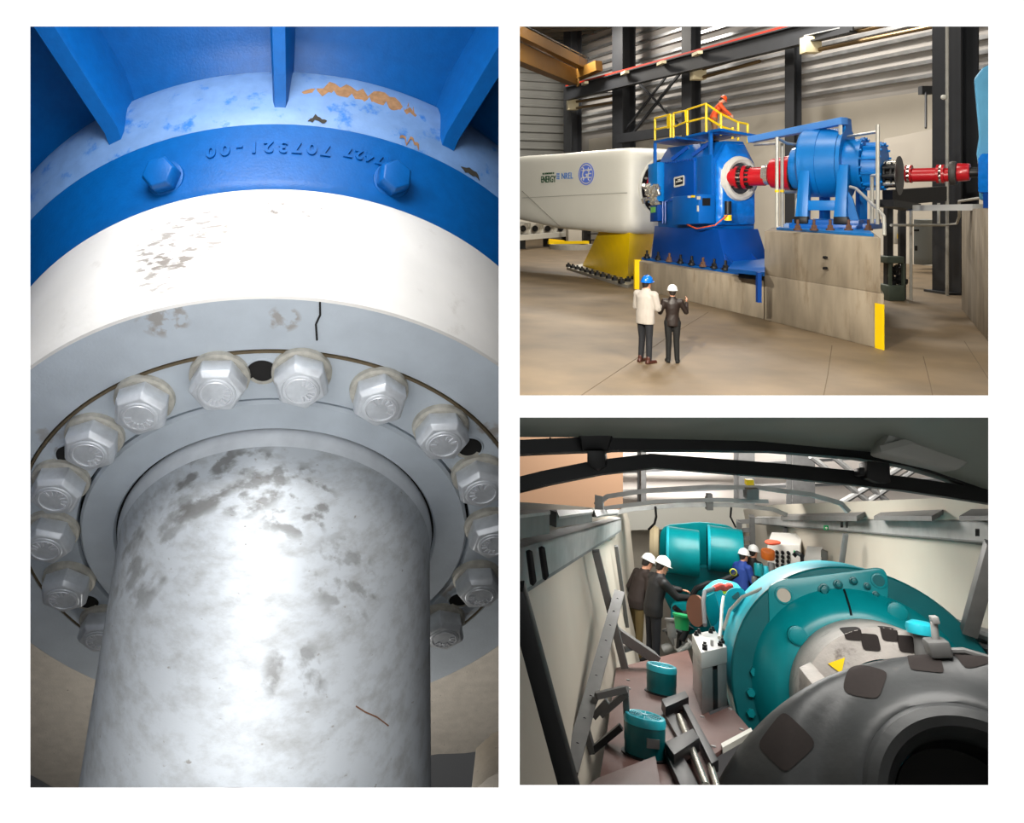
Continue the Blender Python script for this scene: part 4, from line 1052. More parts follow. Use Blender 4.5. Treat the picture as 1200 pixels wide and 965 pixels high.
def person(label, feet, right, fwd, up, H=1.75, lean=0.0, side=0.0, bendk=0.0, arms=None, legs=None, head=(0, 0, 0), coat=None, trousers=None, shoes=None,
           helmet=None, coat_len=.80, loose=1.0, female=False, hair=True, vest=None, curl=.5):
    """arms: {'L': (elbow offset, wrist offset, finger direction, palm normal), 'R': ...} in body axes (right, forward, up)"""
    k = H/1.75; right, fwd, up = V(right).normalized(), V(fwd).normalized(), V(up).normalized(); feet = V(feet)
    X = lambda p: feet+(right*p[0]+fwd*p[1]+up*p[2])*k
    D = lambda p: (right*p[0]+fwd*p[1]+up*p[2])
    root = thing('person', label, 'person', feet)
    sw = .175 if female else .195
    hipz, dz = .94, -bendk
    def bend(p):                       # lean the upper body forward about the hips
        x, y, z = p; z -= bendk
        if z > hipz-bendk:
            h = z-(hipz-bendk); a = lean*min(1, h/.25)
            b = side*min(1, h/.25)
            y, zz = y+h*math.sin(a), (hipz-bendk)+h*math.cos(a)
            x, zz = x+h*math.sin(b), zz-h*(1-math.cos(b))
            return (x, y, zz)
        return (x, y, z)
    B = lambda p: X(bend(p))
    L0 = {'L': ((-.10, 0, .50), (-.10, -.02, .09)), 'R': ((.10, 0, .50), (.10, -.02, .09))}
    if legs: L0.update(legs)
    A0 = {'L': ((-.06, -.02, -.28), (-.02, .08, -.25), (0, .1, -1), (1, 0, 0)), 'R': ((.06, -.02, -.28), (.02, .08, -.25), (0, .1, -1), (-1, 0, 0))}
    if arms: A0.update(arms)
    # ---- body
    s = MB()
    tors = [(.90, .145, .10), (.98, .16, .105), (1.08, .135, .095), (1.22, .15, .105), (1.36, .165, .105), (1.43, .13, .085), (1.49, .06, .06)]
    def ell(z, a, b, yo=0.0, n=20, sc=1.0): return [B((math.cos(2*PI*i/n)*a*sc, yo+math.sin(2*PI*i/n)*b*sc, z)) for i in range(n)]
    s.loft([ell(z, a, b) for z, a, b in tors])
    J = {}
    for sd, sg in (('L', -1), ('R', 1)):
        kn, an = L0[sd]; hp = bend((sg*.095, 0, .92)); J['kn'+sd], J['an'+sd], J['hp'+sd] = kn, an, hp
        capsule(s, X(hp), X(kn), .075*k, .05*k); capsule(s, X(kn), X(an), .05*k, .035*k)
        capsule(s, X((an[0], an[1], an[2]-.04)), X((an[0]+sg*.02, an[1]+.13, an[2]-.06)), .035*k, .03*k)
        sh = bend((sg*sw, 0, 1.40)); e0, w0, fd, pn = A0[sd]
        el = (sh[0]+e0[0], sh[1]+e0[1], sh[2]+e0[2]); wr = (el[0]+w0[0], el[1]+w0[1], el[2]+w0[2])
        J['sh'+sd], J['el'+sd], J['wr'+sd] = sh, el, wr
        capsule(s, X(bend((sg*.12, 0, 1.40))), X(sh), .055*k, .052*k)
        capsule(s, X(sh), X(el), .045*k, .038*k); capsule(s, X(el), X(wr), .038*k, .025*k)
        f = D(fd).normalized(); n_ = D(pn); n_ = (n_-f*n_.dot(f)).normalized(); sdv = f.cross(n_)
        if sd == 'L': sdv = -sdv                                      # towards the thumb
        W0 = X(wr); hk = .88*k
        capsule(s, W0+f*.03*hk, W0+f*.085*hk, .038*hk, .042*hk, fl=.42, fdir=n_)
        for i, (off, ln) in enumerate(((.032, .072), (.011, .082), (-.011, .076), (-.031, .060))):
            b0 = W0+f*.095*hk+sdv*off*hk
            d1 = (f*math.cos(curl*.6)+n_*math.sin(curl*.6)).normalized(); d2 = (f*math.cos(curl*1.5)+n_*math.sin(curl*1.5)).normalized()
            b1 = b0+d1*ln*.5*hk; b2 = b1+d2*ln*.5*hk
            capsule(s, b0-f*.02*hk, b1, .0105*hk, .0098*hk, 8); capsule(s, b1, b2, .0098*hk, .0085*hk, 8)
        t0 = W0+f*.035*hk+sdv*.032*hk; t1 = t0+(f*.6+sdv*.75+n_*.25).normalized()*.045*hk; t2 = t1+(f*.9+sdv*.25+n_*.35).normalized()*.032*hk
        capsule(s, t0, t1, .0135*hk, .012*hk, 8); capsule(s, t1, t2, .012*hk, .009*hk, 8)
    # head: turned by head=(yaw, pitch, roll)
    nb = bend((0, .0, 1.45)); hc = bend((0, .025, 1.62))
    hx = D((1, 0, 0)); la = lean*1.0
    hf = D((0, math.cos(la), -math.sin(la)*1.0)); hu = hx.cross(hf)
    q = Quaternion(hu, head[0]) @ Quaternion(hx, 0)
    hf = q @ hf; hx = q @ hx
    q = Quaternion(hx, head[1]); hf = q @ hf; hu = q @ hu
    q = Quaternion(hf, head[2]); hx = q @ hx; hu = q @ hu
    C = X(hc)
    HP = lambda x, y, z: C+(hx*x+hf*y+hu*z)*k
    capsule(s, X(nb), HP(0, -.02, -.05), .056*k, .054*k)
    rings = []
    for z, a, b, yo in ((-.118, .022, .022, .062), (-.108, .045, .050, .040), (-.08, .058, .078, .018), (-.04, .067, .090, .006), (0, .074, .097, 0), (.045, .077, .098, -.004), (.085, .068, .086, -.006), (.112, .044, .055, -.006), (.124, .015, .02, -.006)):
        rings.append([HP(math.cos(2*PI*i/22)*a, yo+math.sin(2*PI*i/22)*b, z) for i in range(22)])
    s.loft(rings)
    capsule(s, HP(0, .088, .012), HP(0, .108, -.026), .009*k, .015*k, 8)             # nose
    capsule(s, HP(-.04, .082, .026), HP(.04, .082, .026), .010*k, .010*k, 8)         # brow
    capsule(s, HP(-.022, .088, -.060), HP(.022, .088, -.060), .008*k, .008*k, 8)     # lips
    capsule(s, HP(0, .082, -.098), HP(0, .084, -.10), .016*k, .016*k, 8)             # chin
    for sg in (-1, 1): capsule(s, HP(sg*.076, -.012, .018), HP(sg*.075, -.006, -.028), .017*k, .012*k, 8, .45, hx)
    body = obj('body', union(s, .0085*k, 3), m_skin, root)
    for sg in (-1, 1):
        e = MB(); e.ball(HP(sg*.031, .083, .004), .0125*k, 6); obj('eye', e, m_eye, body)
    if hair:
        h = MB(); rings = []
        for z, a, b, yo in ((-.075, .04, .03, -.062), (-.05, .062, .055, -.045), (0, .080, .080, -.024), (.05, .084, .100, -.010), (.09, .074, .09, -.008), (.118, .045, .055, -.006), (.13, .012, .015, -.006)):
            rings.append([HP(math.cos(2*PI*i/20)*a, yo+math.sin(2*PI*i/20)*b, z) for i in range(20)])
        h.loft(rings); obj('hair', h, m_hair, root)
    if helmet:
        h = MB(); rings = []
        for z, a, b in ((.020, .112, .132), (.028, .118, .140), (.034, .112, .132), (.06, .108, .127), (.10, .098, .115), (.135, .075, .088), (.155, .045, .052), (.162, .012, .014)):
            rings.append([HP(math.cos(2*PI*i/28)*a, -.002+math.sin(2*PI*i/28)*b*(1.28 if (math.sin(2*PI*i/28) > .3 and z < .03) else 1.0), z+.012) for i in range(28)])
        h.loft(rings); hm = obj('hard_hat', h, helmet, root, bevel=0)
        r_ = MB(); r_.tube([HP(0, -.002+math.sin(a)*.122, .035+math.cos(a)*.140) for a in [PI*(-.42+.84*i/10) for i in range(11)]], .008*k, 6); obj('ridge', r_, helmet, hm)
    # ---- clothes
    c = MB(); lz = coat_len
    l = loose
    cs = [(lz, .175, .125), (lz+.02, .182, .13), (.98, .182, .132), (1.10, .172, .125), (1.25, .178, .132), (1.36, .19, .13), (1.43, .155, .105), (1.485, .085, .08), (1.52, .072, .075)]
    if female: cs = [(lz, .165, .12), (lz+.02, .17, .125), (.98, .165, .122), (1.10, .142, .11), (1.25, .158, .125), (1.36, .172, .12), (1.43, .14, .10), (1.485, .08, .078), (1.52, .068, .072)]
    c.loft([ell(z, a*l, b*l) for z, a, b in cs])
    for sd, sg in (('L', -1), ('R', 1)):
        sh, el, wr = J['sh'+sd], J['el'+sd], J['wr'+sd]
        capsule(c, X(bend((sg*.10, 0, 1.385))), X(sh), .085*k*l, .075*k*l)
        capsule(c, X(sh), X(el), .073*k*l, .058*k*l); capsule(c, X(el), X(V(el).lerp(V(wr), .93)), .058*k*l, .043*k*l)
    obj('jacket', union(c, .011*k, 4), coat, root)
    t = MB(); t.loft([ell(z, a, b) for z, a, b in ((.84, .15, .11), (.92, .165, .118), (1.0, .160, .115), (1.05, .15, .108))])
    for sd, sg in (('L', -1), ('R', 1)):
        hp, kn, an = J['hp'+sd], J['kn'+sd], J['an'+sd]
        capsule(t, X(hp), X(kn), .092*k, .068*k); capsule(t, X(kn), X((an[0], an[1], an[2]-.01)), .068*k, .055*k)
    obj('trousers', union(t, .011*k, 3), trousers, root)
    for sd, sg in (('L', -1), ('R', 1)):
        an = J['an'+sd]; f = MB()
        a0 = (an[0], an[1]-.055, an[2]-.052); a1 = (an[0]+sg*.03, an[1]+.165, an[2]-.058)
        capsule(f, X(a0), X(a1), .040*k, .042*k, 14, .9, D((0, 0, 1))); capsule(f, X((an[0], an[1]-.02, an[2]-.03)), X((an[0], an[1]-.02, an[2]+.03)), .048*k, .045*k)
        f.hexa([X((a0[0]+x, a0[1]+y, an[2]-.088)) for x, y in ((-.04, -.03), (.04, -.03), (.045+sg*.03, .25), (-.045+sg*.03, .25))], [X((a0[0]+x, a0[1]+y, an[2]-.06)) for x, y in ((-.04, -.03), (.04, -.03), (.045+sg*.03, .25), (-.045+sg*.03, .25))])
        obj('shoe', union(f, .009*k, 2), shoes, root)
    if vest:
        v = MB(); v.loft([ell(z, a*l*1.06, b*l*1.06) for z, a, b in cs[1:7]]); obj('vest', v, vest, root)
    return root
m_white_cloth = mat('white_shirt_cloth', (170, 163, 156), rough=.85, bump=.5, bscale=9)
m_brown_cloth = mat('dark_brown_leather', (34, 24, 21), rough=.5, bump=.4, bscale=14)
m_denim = mat('dark_denim', (26, 28, 34), rough=.85, bump=.3, bscale=20)
m_black_cloth = mat('black_cloth', (12, 12, 13), rough=.8, bump=.3, bscale=16)
m_brown_shoe = mat('brown_shoe_leather', (70, 36, 28), rough=.4)
m_bhat = mat('blue_helmet_plastic', (10, 100, 196), rough=.25)
m_what = mat('white_helmet_plastic', (238, 238, 236), rough=.28)
m_ohat = mat('orange_helmet_plastic', (232, 84, 30), rough=.3)
Zu = V((0, 0, 1))
def face_to(a):                           # facing direction at an angle, 0 = straight away from us, positive = to the right
    f = V((math.sin(a), math.cos(a), 0)); return f.cross(Zu), f
# man in white shirt, looking right towards the machine
f1 = G(756, 425)
r, f = face_to(math.radians(52))
person('person in a white shirt, dark jeans and blue hard hat, standing left on the floor', f1, r, f, Zu, 1.70, lean=.06,
       arms={'R': ((.06, .04, -.28), (-.10, .22, .03), (-.5, .8, .25), (-.6, -.2, .7)), 'L': ((-.06, .03, -.28), (.10, .24, .06), (.5, .8, .25), (.6, -.2, .7))},
       legs={'L': ((-.09, .03, .50), (-.10, .0, .09)), 'R': ((.10, -.01, .50), (.12, -.05, .09))}, head=(-.15, .12, .12),
       coat=m_white_cloth, trousers=m_denim, shoes=m_brown_shoe, helmet=m_bhat, loose=1.12, coat_len=.80)
r, f = face_to(math.radians(18))
person('person in a dark brown jacket, black trousers and white hard hat, gesturing on the floor', G(788, 425), r, f, Zu, 1.52, female=True,
       arms={'R': ((.12, .05, -.24), (.02, .16, .20), (.1, .2, 1), (-.9, .2, 0)), 'L': ((-.09, .02, -.26), (.06, .22, .06), (.3, .8, .3), (.8, 0, .4))},
       legs={'L': ((-.08, .0, .50), (-.09, -.02, .09)), 'R': ((.085, .0, .50), (.10, -.02, .09))},
       coat=m_brown_cloth, trousers=m_black_cloth, shoes=m_black_cloth, helmet=m_what, coat_len=.84, loose=.98)
# worker on the generator roof
pf = Dk(843, 160); pf = V((pf.x, pf.y+.45, 2.05))
person('person in orange work clothes and orange hard hat, bending over on the generator roof', pf, V((-.2, -.98, 0)).normalized()*1, V((.98, -.2, 0)), Zu, 1.62, lean=.42, bendk=.05,
       arms={'R': ((.05, .16, -.20), (-.02, .18, -.16), (0, .6, -.8), (-.8, 0, 0)), 'L': ((-.05, .16, -.20), (.02, .18, -.16), (0, .6, -.8), (.8, 0, 0))},
       legs={'L': ((-.1, .05, .48), (-.1, -.04, .09)), 'R': ((.1, .05, .48), (.1, -.04, .09))}, head=(0, -.35, 0),
       coat=mat('orange_work_cloth', (214, 78, 30), rough=.7), trousers=mat('khaki_trousers', (132, 96, 60), rough=.8), shoes=m_black_cloth, helmet=m_ohat)

# ================================================================== LOWER RIGHT OPENING: inside a nacelle
CLIP[:] = [(V((0, 0, 0)), V((-1, k1, 0))), (V((0, 0, -.04)), V((0, .2628, 1))), (V((0, 3.1, 0)), V((0, -1, 0)))]
CLIP[0] = (V((.03, 0, 0)), V((-1, k1, 0)))
F4 = V((.340, .873, -.349)).normalized(); R4 = V((.932, -.3625, 0)).normalized(); U4 = R4.cross(F4).normalized()
m_gel = mat('cream_gelcoat_shell', (188, 180, 166), rough=.5, var=.06, scale=.8)
m_gelg = mat('grey_green_gelcoat', (150, 160, 150), rough=.45, var=.12, scale=.9)
m_frame4 = mat('dark_steel_arch', (40, 41, 42), rough=.5, metal=.3, var=.1, scale=3)
m_gv = mat('galvanised_channel', (160, 160, 158), rough=.45, metal=.15, var=.18, scale=5)
m_gvd = mat('dull_grey_steel', (108, 108, 107), rough=.5, metal=.15, var=.15, scale=5)
m_teal = mat('teal_machine_paint', (0, 138, 146), rough=.32, var=.10, scale=4)
m_teall = mat('light_teal_paint', (40, 182, 200), rough=.32, var=.12, scale=3, col2=(80, 200, 214), amt=.3, sc2=3)
m_teald = mat('deep_teal_and_shade', (2, 100, 106), rough=.35, var=.1, scale=4)
m_ply = mat('brown_film_plywood', (110, 80, 74), rough=.5, var=.12, scale=3, col2=(88, 62, 58), amt=.3, sc2=5, bump=.1, bscale=90)
m_cast = mat('grey_cast_cover', (172, 166, 160), rough=.55, var=.16, scale=5, col2=(120, 112, 106), amt=.4, sc2=6, bump=.2, bscale=30)
m_hubd = mat('dark_cast_hub', (56, 58, 59), rough=.45, var=.18, scale=3, col2=(92, 84, 78), amt=.25, sc2=3, bump=.15, bscale=12)
m_patch = mat('dark_brown_pad', (34, 27, 25), rough=.9, var=.1, scale=30)
m_alu = mat('milled_aluminium', (140, 140, 140), rough=.35, metal=.5, var=.06, scale=8)
def quad(pts, vec, name, m, **k): s = MB(); s.prism([P(*p) for p in pts], vec); return struct(name, s, m, smooth=False, **k)
# shell of the nacelle
lx = V((-.12, 0, 0))
def sheet(rows, vec, name, m):
    """grid of frame points (x, y, depth), given thickness vec"""
    s = MB(); g = [[s.bm.verts.new(P(*p)) for p in r] for r in rows]; h = [[s.bm.verts.new(P(*p)+V(vec)) for p in r] for r in rows]
    n, mm_ = len(rows), len(rows[0])
    for i in range(n-1):
        for j in range(mm_-1):
            s.bm.faces.new([g[i][j], g[i][j+1], g[i+1][j+1], g[i+1][j]]); s.bm.faces.new([h[i+1][j], h[i+1][j+1], h[i][j+1], h[i][j]])
    for i in range(n-1):
        s.bm.faces.new([g[i][0], g[i+1][0], h[i+1][0], h[i][0]]); s.bm.faces.new([g[i+1][-1], g[i][-1], h[i][-1], h[i+1][-1]])
    for j in range(mm_-1):
        s.bm.faces.new([g[0][j+1], g[0][j], h[0][j], h[0][j+1]]); s.bm.faces.new([g[-1][j], g[-1][j+1], h[-1][j+1], h[-1][j]])
    return struct(name, s, m, ang=30)
# left side: from the roof edge down to the bilge, near to far
sheet([[(540, 586, 4.52), (600, 588, 5.57), (660, 592, 8.12), (702, 596, 11.60), (734, 600, 17.85)],
       [(540, 660, 4.52), (600, 655, 5.57), (660, 636, 8.12), (705, 620, 11.60), (738, 612, 17.85)],
       [(560, 800, 4.52), (620, 770, 5.57), (682, 740, 8.12), (720, 705, 11.60), (745, 680, 17.85)],
       [(600, 960, 4.52), (660, 925, 5.57), (716, 880, 8.12), (742, 810, 11.60), (765, 760, 17.85)],
       [(700, 1100, 4.52), (730, 1030, 5.57), (760, 950, 8.12), (775, 860, 11.60), (785, 790, 17.85)]], lx, 'wall_left', m_gel)
# right side
sheet([[(868, 598, 23.0), (905, 592, 18.0), (1000, 588, 12.5), (1100, 584, 9.6), (1280, 582, 7.2)],
       [(872, 622, 23.0), (915, 622, 18.0), (1010, 628, 12.5), (1115, 640, 9.6), (1290, 660, 7.2)],
       [(874, 650, 23.0), (920, 660, 18.0), (1010, 680, 12.5), (1110, 715, 9.6), (1280, 775, 7.2)],
       [(870, 700, 23.0), (900, 730, 18.0), (980, 760, 12.5), (1080, 800, 9.6), (1250, 870, 7.2)]], (.15, 0, 0), 'wall_right', m_gel)
sheet([[(700, 612, 23.5), (790, 606, 24.0), (900, 610, 23.5)], [(700, 800, 23.5), (800, 800, 24.0), (900, 800, 23.5)]], (0, .2, 0), 'wall_back', m_gel)
sheet([[(728, 596, 22.5), (800, 592, 22.8), (878, 596, 22.5)], [(730, 622, 22.5), (800, 620, 22.8), (876, 622, 22.5)]], (0, .15, 0), 'trim_18', m_nac)
# front roof shell with its dark arch
sheet([[(500, 470, 3.6), (700, 440, 3.6), (885, 430, 3.6), (1060, 436, 3.6), (1280, 480, 3.6)],
       [(540, 512, 5.7), (700, 513, 5.7), (885, 517, 5.7), (1030, 531, 5.7), (1230, 600, 5.7)]], (0, 0, .12), 'ceiling', m_gelg)
ar = thing('roof_arch', 'dark steel roof arch with a tie beam across the top of the nacelle', 'arch', P(690, 550, 5.7))
def bent_bar(pts, w, h, name, m, par, d=None):
    s = MB(); rings = []
    q = [P(*p) for p in pts]
    for i, c in enumerate(q):
        t = (q[min(i+1, len(q)-1)]-q[max(i-1, 0)]).normalized(); y = F4; z = t.cross(y).normalized()
        rings.append([c-y*w/2-z*h/2, c+y*w/2-z*h/2, c+y*w/2+z*h/2, c-y*w/2+z*h/2])
    s.loft(rings); return obj(name, s, m, par)
bent_bar([(560, 528, 5.8), (640, 524, 5.8), (720, 521, 5.8), (800, 521, 5.8), (900, 522, 5.8), (1000, 530, 5.8), (1060, 540, 5.8), (1110, 555, 5.8), (1190, 590, 5.8)], .25, .10, 'upper_chord', m_frame4, ar)
bent_bar([(560, 581, 5.75), (640, 561, 5.75), (700, 549, 5.75), (765, 541, 5.75), (830, 546, 5.75), (920, 553, 5.75), (1000, 561, 5.75), (1060, 568, 5.75), (1120, 577, 5.75), (1190, 588, 5.75)], .22, .10, 'tie_beam', m_frame4, ar)
s = MB(); s.prism([P(x, y, 5.6) for x, y in ((674, 504), (720, 504), (716, 514), (712, 528), (682, 528), (680, 514))], F4*.3); s.prism([P(x, y, 5.55) for x, y in ((688, 528), (708, 528), (710, 545), (700, 552), (688, 543))], F4*.2); obj('hanger_bracket', s, m_frame4, ar, bevel=.01)
s = MB(); s.prism([P(x, y, 5.5) for x, y in ((1016, 540), (1043, 543), (1044, 566), (1030, 566), (1016, 561))], F4*.3); s.prism([P(x, y, 5.45) for x, y in ((1007, 548), (1014, 548), (1014, 558), (1007, 557))], F4*.2); obj('hanger_bracket', s, m_frame4, ar, bevel=.01)
lf = thing('lamp_housing', 'pale plastic lamp housing fixed under the roof shell at the upper right', 'lamp', P(1085, 530, 5.1))
s = MB(); a = [P(x, y, 5.0) for x, y in ((1030, 531), (1122, 552), (1140, 540), (1138, 528), (1070, 504), (1042, 506))]
s.prism(a, F4*.35); obj('housing', s, mat('pale_grey_plastic', (176, 178, 172), rough=.5), lf, bevel=.03)
s = MB(); a = [P(x, y, 4.99) for x, y in ((1030, 523), (1070, 512), (1140, 536), (1139, 541), (1070, 520), (1032, 530))]; s.prism(a, F4*-.03); obj('lid_seam', s, mat('pale_grey_plastic2', (160, 162, 156), rough=.5), lf)
# hall wall beyond the open roof
sheet([[(560, 300, 33), (900, 300, 33), (1300, 300, 33)], [(560, 800, 33), (900, 800, 33), (1300, 800, 33)]], (0, .2, 0), 'wall_far', mat('white_hall_sheet', (222, 214, 206), rough=.6, var=.05, scale=.5))
for i, (y0, y1) in enumerate(((553, 545), (577, 574))):
    s = MB(); s.bar(P(728, y0, 32.6), P(1290, y1-26+i*6, 31), .2, .12); struct('trim_%d' % (19+i), s, m_girt)
s = MB(); q = [P(x, y, 32.4) for x, y in ((560, 480), (730, 480), (730, 600), (560, 600))]; s.prism(q, V((0, .2, 0))); struct('wall_tan', s, mat('tan_board', (150, 118, 92), rough=.8))
for x0, x1, d, lab in ((925, 951, 30, 'broad grey hall column seen through the open roof above the cabinets'), (863, 881, 31, 'grey hall column seen through the open roof above the rear frame'), (749, 755, 32, 'thin grey hall column seen through the open roof at the left')):
    p, q = P(x0, 480, d), P(x1, 660, d); s = MB(); s.ibeam(V(((p.x+q.x)/2, d, q.z)), V(((p.x+q.x)/2, d, p.z+2)), q.x-p.x, .5, .06, up=(0, -1, 0)); obj('hall_column', s, m_gvd, None, label=lab, cat='column', smooth=False)
xb_ = thing('hall_bracing', 'crossed steel tubes seen through the open roof at the right', 'bracing', P(1000, 585, 29))
for a, b in (((950, 535), (1020, 590)), ((976, 535), (1040, 588)), ((985, 590), (1060, 545)), ((1005, 596), (1075, 548))):
    s = MB(); s.tube([P(*a, 29), P(*b, 29)], .11, 8); obj('tube', s, m_gv, xb_)
# grey arches further back
def arch(label, pts, w, h, m=m_gv):
    t = thing('roof_frame', label, 'frame', P(*pts[0])); bent_bar(pts, w, h, 'curved_beam', m, t); return t
t = arch('nearer galvanised roof frame arching behind the dark arch', [(698, 592, 10.5), (712, 582, 10.5), (760, 575, 10.5), (830, 571, 10.5), (890, 572, 10.5), (950, 580, 10.5), (985, 590, 10.5), (994, 600, 10.5)], .2, .055)
bent_bar([(700, 597, 10.6), (770, 588, 10.6), (840, 586, 10.6), (900, 588, 10.6)], .15, .05, 'tie', m_gv, t)
s = MB(); s.prism([P(x, y, 10.4) for x, y in ((697, 580), (706, 582), (707, 600), (697, 600))], F4*.15); obj('end_plate', s, m_gv, t)
s = MB(); q = P(878, 565, 10.4); s.box(q, .05, .03, .035); obj('yellow_tag', s, m_yel, t); s = MB(); s.box(P(880, 578, 10.4), .08, .06, .07); obj('clamp', s, m_gvd, t)
t = arch('farther galvanised roof frame just in front of the white rear panel', [(718, 602, 15), (740, 597, 15), (800, 592, 15), (860, 592, 15), (905, 597, 15), (922, 604, 15)], .2, .08)
s = MB(); s.box(P(831, 590, 14.9), .06, .05, .12); s.box(P(831, 582, 14.8), .05, .04, .05); obj('clamp', s, m_gvd, t)
s = MB(); s.tube([P(768, 594, 14.8), P(769, 606, 14.8), P(767, 614, 14.9), P(760, 621, 15)], .022, 6); obj('hanging_cable', s, m_blk, t)
s = MB(); s.tube([P(857, 595, 14.8), P(856, 606, 14.8), P(862, 618, 14.9)], .018, 6); obj('hanging_cable', s, m_blk, t)
# rails along both walls
lr = thing('side_rail', 'wide galvanised channel rail with two slots along the left wall', 'rail', P(670, 640, 7))
def ruled(rows, vec, name, m, par, **k):
    s = MB(); a = [P(*p) for p in rows]; s.hexa(a, [p+V(vec) for p in a]); return obj(name, s, m, par, **k)
ruled([(585, 650, 4.4), (728, 607.5, 13.6), (728, 621, 13.6), (585, 710, 4.4)], (-.06, .05, 0), 'web', m_gv, lr)
ruled([(585, 650, 4.4), (728, 607.5, 13.6), (722, 606, 13.7), (555, 640, 4.5)], (0, 0, -.03), 'top_flange', m_gv, lr)
ruled([(585, 710, 4.4), (728, 621, 13.6), (723, 623, 13.7), (570, 715, 4.5)], (0, 0, -.03), 'bottom_flange', m_gvd, lr)
for x0 in (620, 634.5):
    d = 950/(800-x0)*.97; s = MB(); s.prism([P(x, y, d-.02) for x, y in ((x0, 648-(x0-620)*.3), (x0+4.5, 646-(x0-620)*.3), (x0+9.5, 682-(x0-620)*.45), (x0+5, 688-(x0-620)*.45))], V((-.02, .03, 0))); obj('slot', s, m_blk, lr, bevel=.006)
for i, (x0, x1, d0, d1, lab) in enumerate(((590, 644, 4.5, 6.1, 'cable tray section on the left wall, nearest'), (652, 694, 6.4, 9.0, 'cable tray section on the left wall, middle'), (696, 724, 9.2, 12.6, 'cable tray section on the left wall, farthest'))):
    t = thing('cable_tray', lab, 'cable tray', P(x0, 630, d0)); yt = lambda x: 599+(724-x)*.02-(0); yb = lambda x: 606+(728-x)*.27
    ruled([(x0, yt(x0), d0), (x1, yt(x1), d1), (x1, yb(x1)-3, d1), (x0, yb(x0)-8, d0)], (-.05, .05, 0), 'side', m_gvd, t)
    ruled([(x0, yt(x0), d0), (x1, yt(x1), d1), (x1+1, yt(x1)+2.5, d1-.25), (x0+3, yt(x0)+8, d0-.2)], (0, 0, .02), 'lid', m_gv, t)
rr_ = thing('side_rail', 'long galvanised channel rail along the right wall', 'rail', P(1020, 625, 8))
ruled([(884, 607, 19.6), (1260, 612, 7.1), (1260, 643, 7.1), (884, 613, 19.6)], (.06, .04, 0), 'web', m_gv, rr_)
ruled([(884, 607, 19.6), (1260, 612, 7.1), (1270, 606, 7.2), (888, 605.5, 19.6)], (0, 0, -.02), 'top_flange', m_gv, rr_)
ruled([(884, 613, 19.6), (1260, 643, 7.1), (1270, 648, 7.2), (888, 614, 19.6)], (0, 0, -.02), 'bottom_flange', m_gvd, rr_)
for x0, x1, d in ((985, 988, 12.8), (991, 994, 12.5), (1143, 1148, 8.6)):
    yy = 611+(x0-884)*.035
    s = MB(); s.prism([P(x, y, d-.03) for x, y in ((x0, yy-2+(x0-985)*.02), (x1, yy-2+(x0-985)*.02), (x1, yy+4+(x0-985)*.03), (x0, yy+4+(x0-985)*.03))], V((.02, .03, 0))); obj('slot', s, m_blk, rr_)
for i, (x0, x1, d0, d1, lab) in enumerate(((915, 1004, 17, 12.0, 'cable tray lid on the right wall, farthest'), (1024, 1092, 11.4, 9.4, 'cable tray lid on the right wall, middle'), (1124, 1260, 8.8, 7.1, 'cable tray lid on the right wall, nearest'))):
    s = MB(); a = [P(x0, 605, d0), P(x1, 605, d1), P(x1, 611, d1), P(x0, 610, d0)]; s.hexa(a, [p+V((.25, .15, .02)) for p in a]); obj('cable_tray', s, m_gvd, None, label=lab, cat='cable tray')
s = MB(); s.prism([P(x, y, 13.4) for x, y in ((966, 616.5), (971, 616.5), (971, 621.5), (966, 621.5))], V((0, .02, 0))); o = obj('exit_sign', s, mat('exit_green', (20, 150, 90), rough=.5), None, label='tiny green escape sign on the right rail', cat='sign')
s = MB(); s.bar(P(968.5, 618, 13.39), P(968.5, 620.5, 13.39), .015, .01); s.bar(P(967.3, 619, 13.39), P(969.8, 619, 13.39), .015, .01); obj('symbol', s, m_nac, o)
def post(label, a, b, w, m=m_gvd, h=None): s = MB(); s.bar(P(*a), P(*b), w, h or w, F4); return obj('wall_post', s, m, None, label=label, cat='post', bevel=.006)
post('dark wall post nearest us at the lower left corner', (604, 688, 4.35), (672, 940, 4.35), .10, m_frame4, .12)
post('grey wall post behind the plywood deck on the left wall', (698, 646, 9.2), (732, 782, 9.2), .085)
post('grey wall post at the right edge above the grey cover', (1164, 638, 8.3), (1135, 742, 8.5), .14, m_gvd)
post('slim grey wall post behind the flange plate on the right wall', (991, 626, 12.4), (984, 676, 12.4), .075)
post('far slim grey wall post behind the white cabinets', (920, 618, 17.3), (920, 640, 17.3), .08)
post('thin strut in the far left corner behind the two people', (722, 640, 12.5), (735, 735, 12.5), .06)
st = thing('diagonal_strut', 'perforated grey diagonal strut on the left wall', 'strut', P(675, 880, 6.3))
a, b = P(726, 694, 9.4), P(668, 905, 5.9)
s = MB(); s.bar(a, b, .12, .03, F4); obj('bar', s, m_gvd, st)
for i in range(9):
    q = a.lerp(b, (i+.6)/9.6)-F4*.02; s = MB(); s.cyl(q, q-F4*.006, .016, n=10); obj('hole', s, m_blk, st)
br = thing('hose_bracket', 'open dark steel bracket frame on the left wall beside the plywood deck', 'bracket', P(705, 850, 6.8))
zz = 6.9
for a, b in (((699, 816), (733, 808)), ((733, 808), (735, 850)), ((699, 816), (686, 850)), ((686, 850), (694, 880)), ((694, 880), (728, 852)), ((704, 838), (735, 812)), ((696, 840), (712, 822))):
    s = MB(); s.bar(P(*a, zz), P(*b, zz), .05, .10, F4); obj('bar', s, m_gvd if b != (728, 852) else m_blk, br)
br2 = thing('angle_bracket', 'grey angle bracket between the left wall and the plywood deck', 'bracket', P(745, 765, 10))
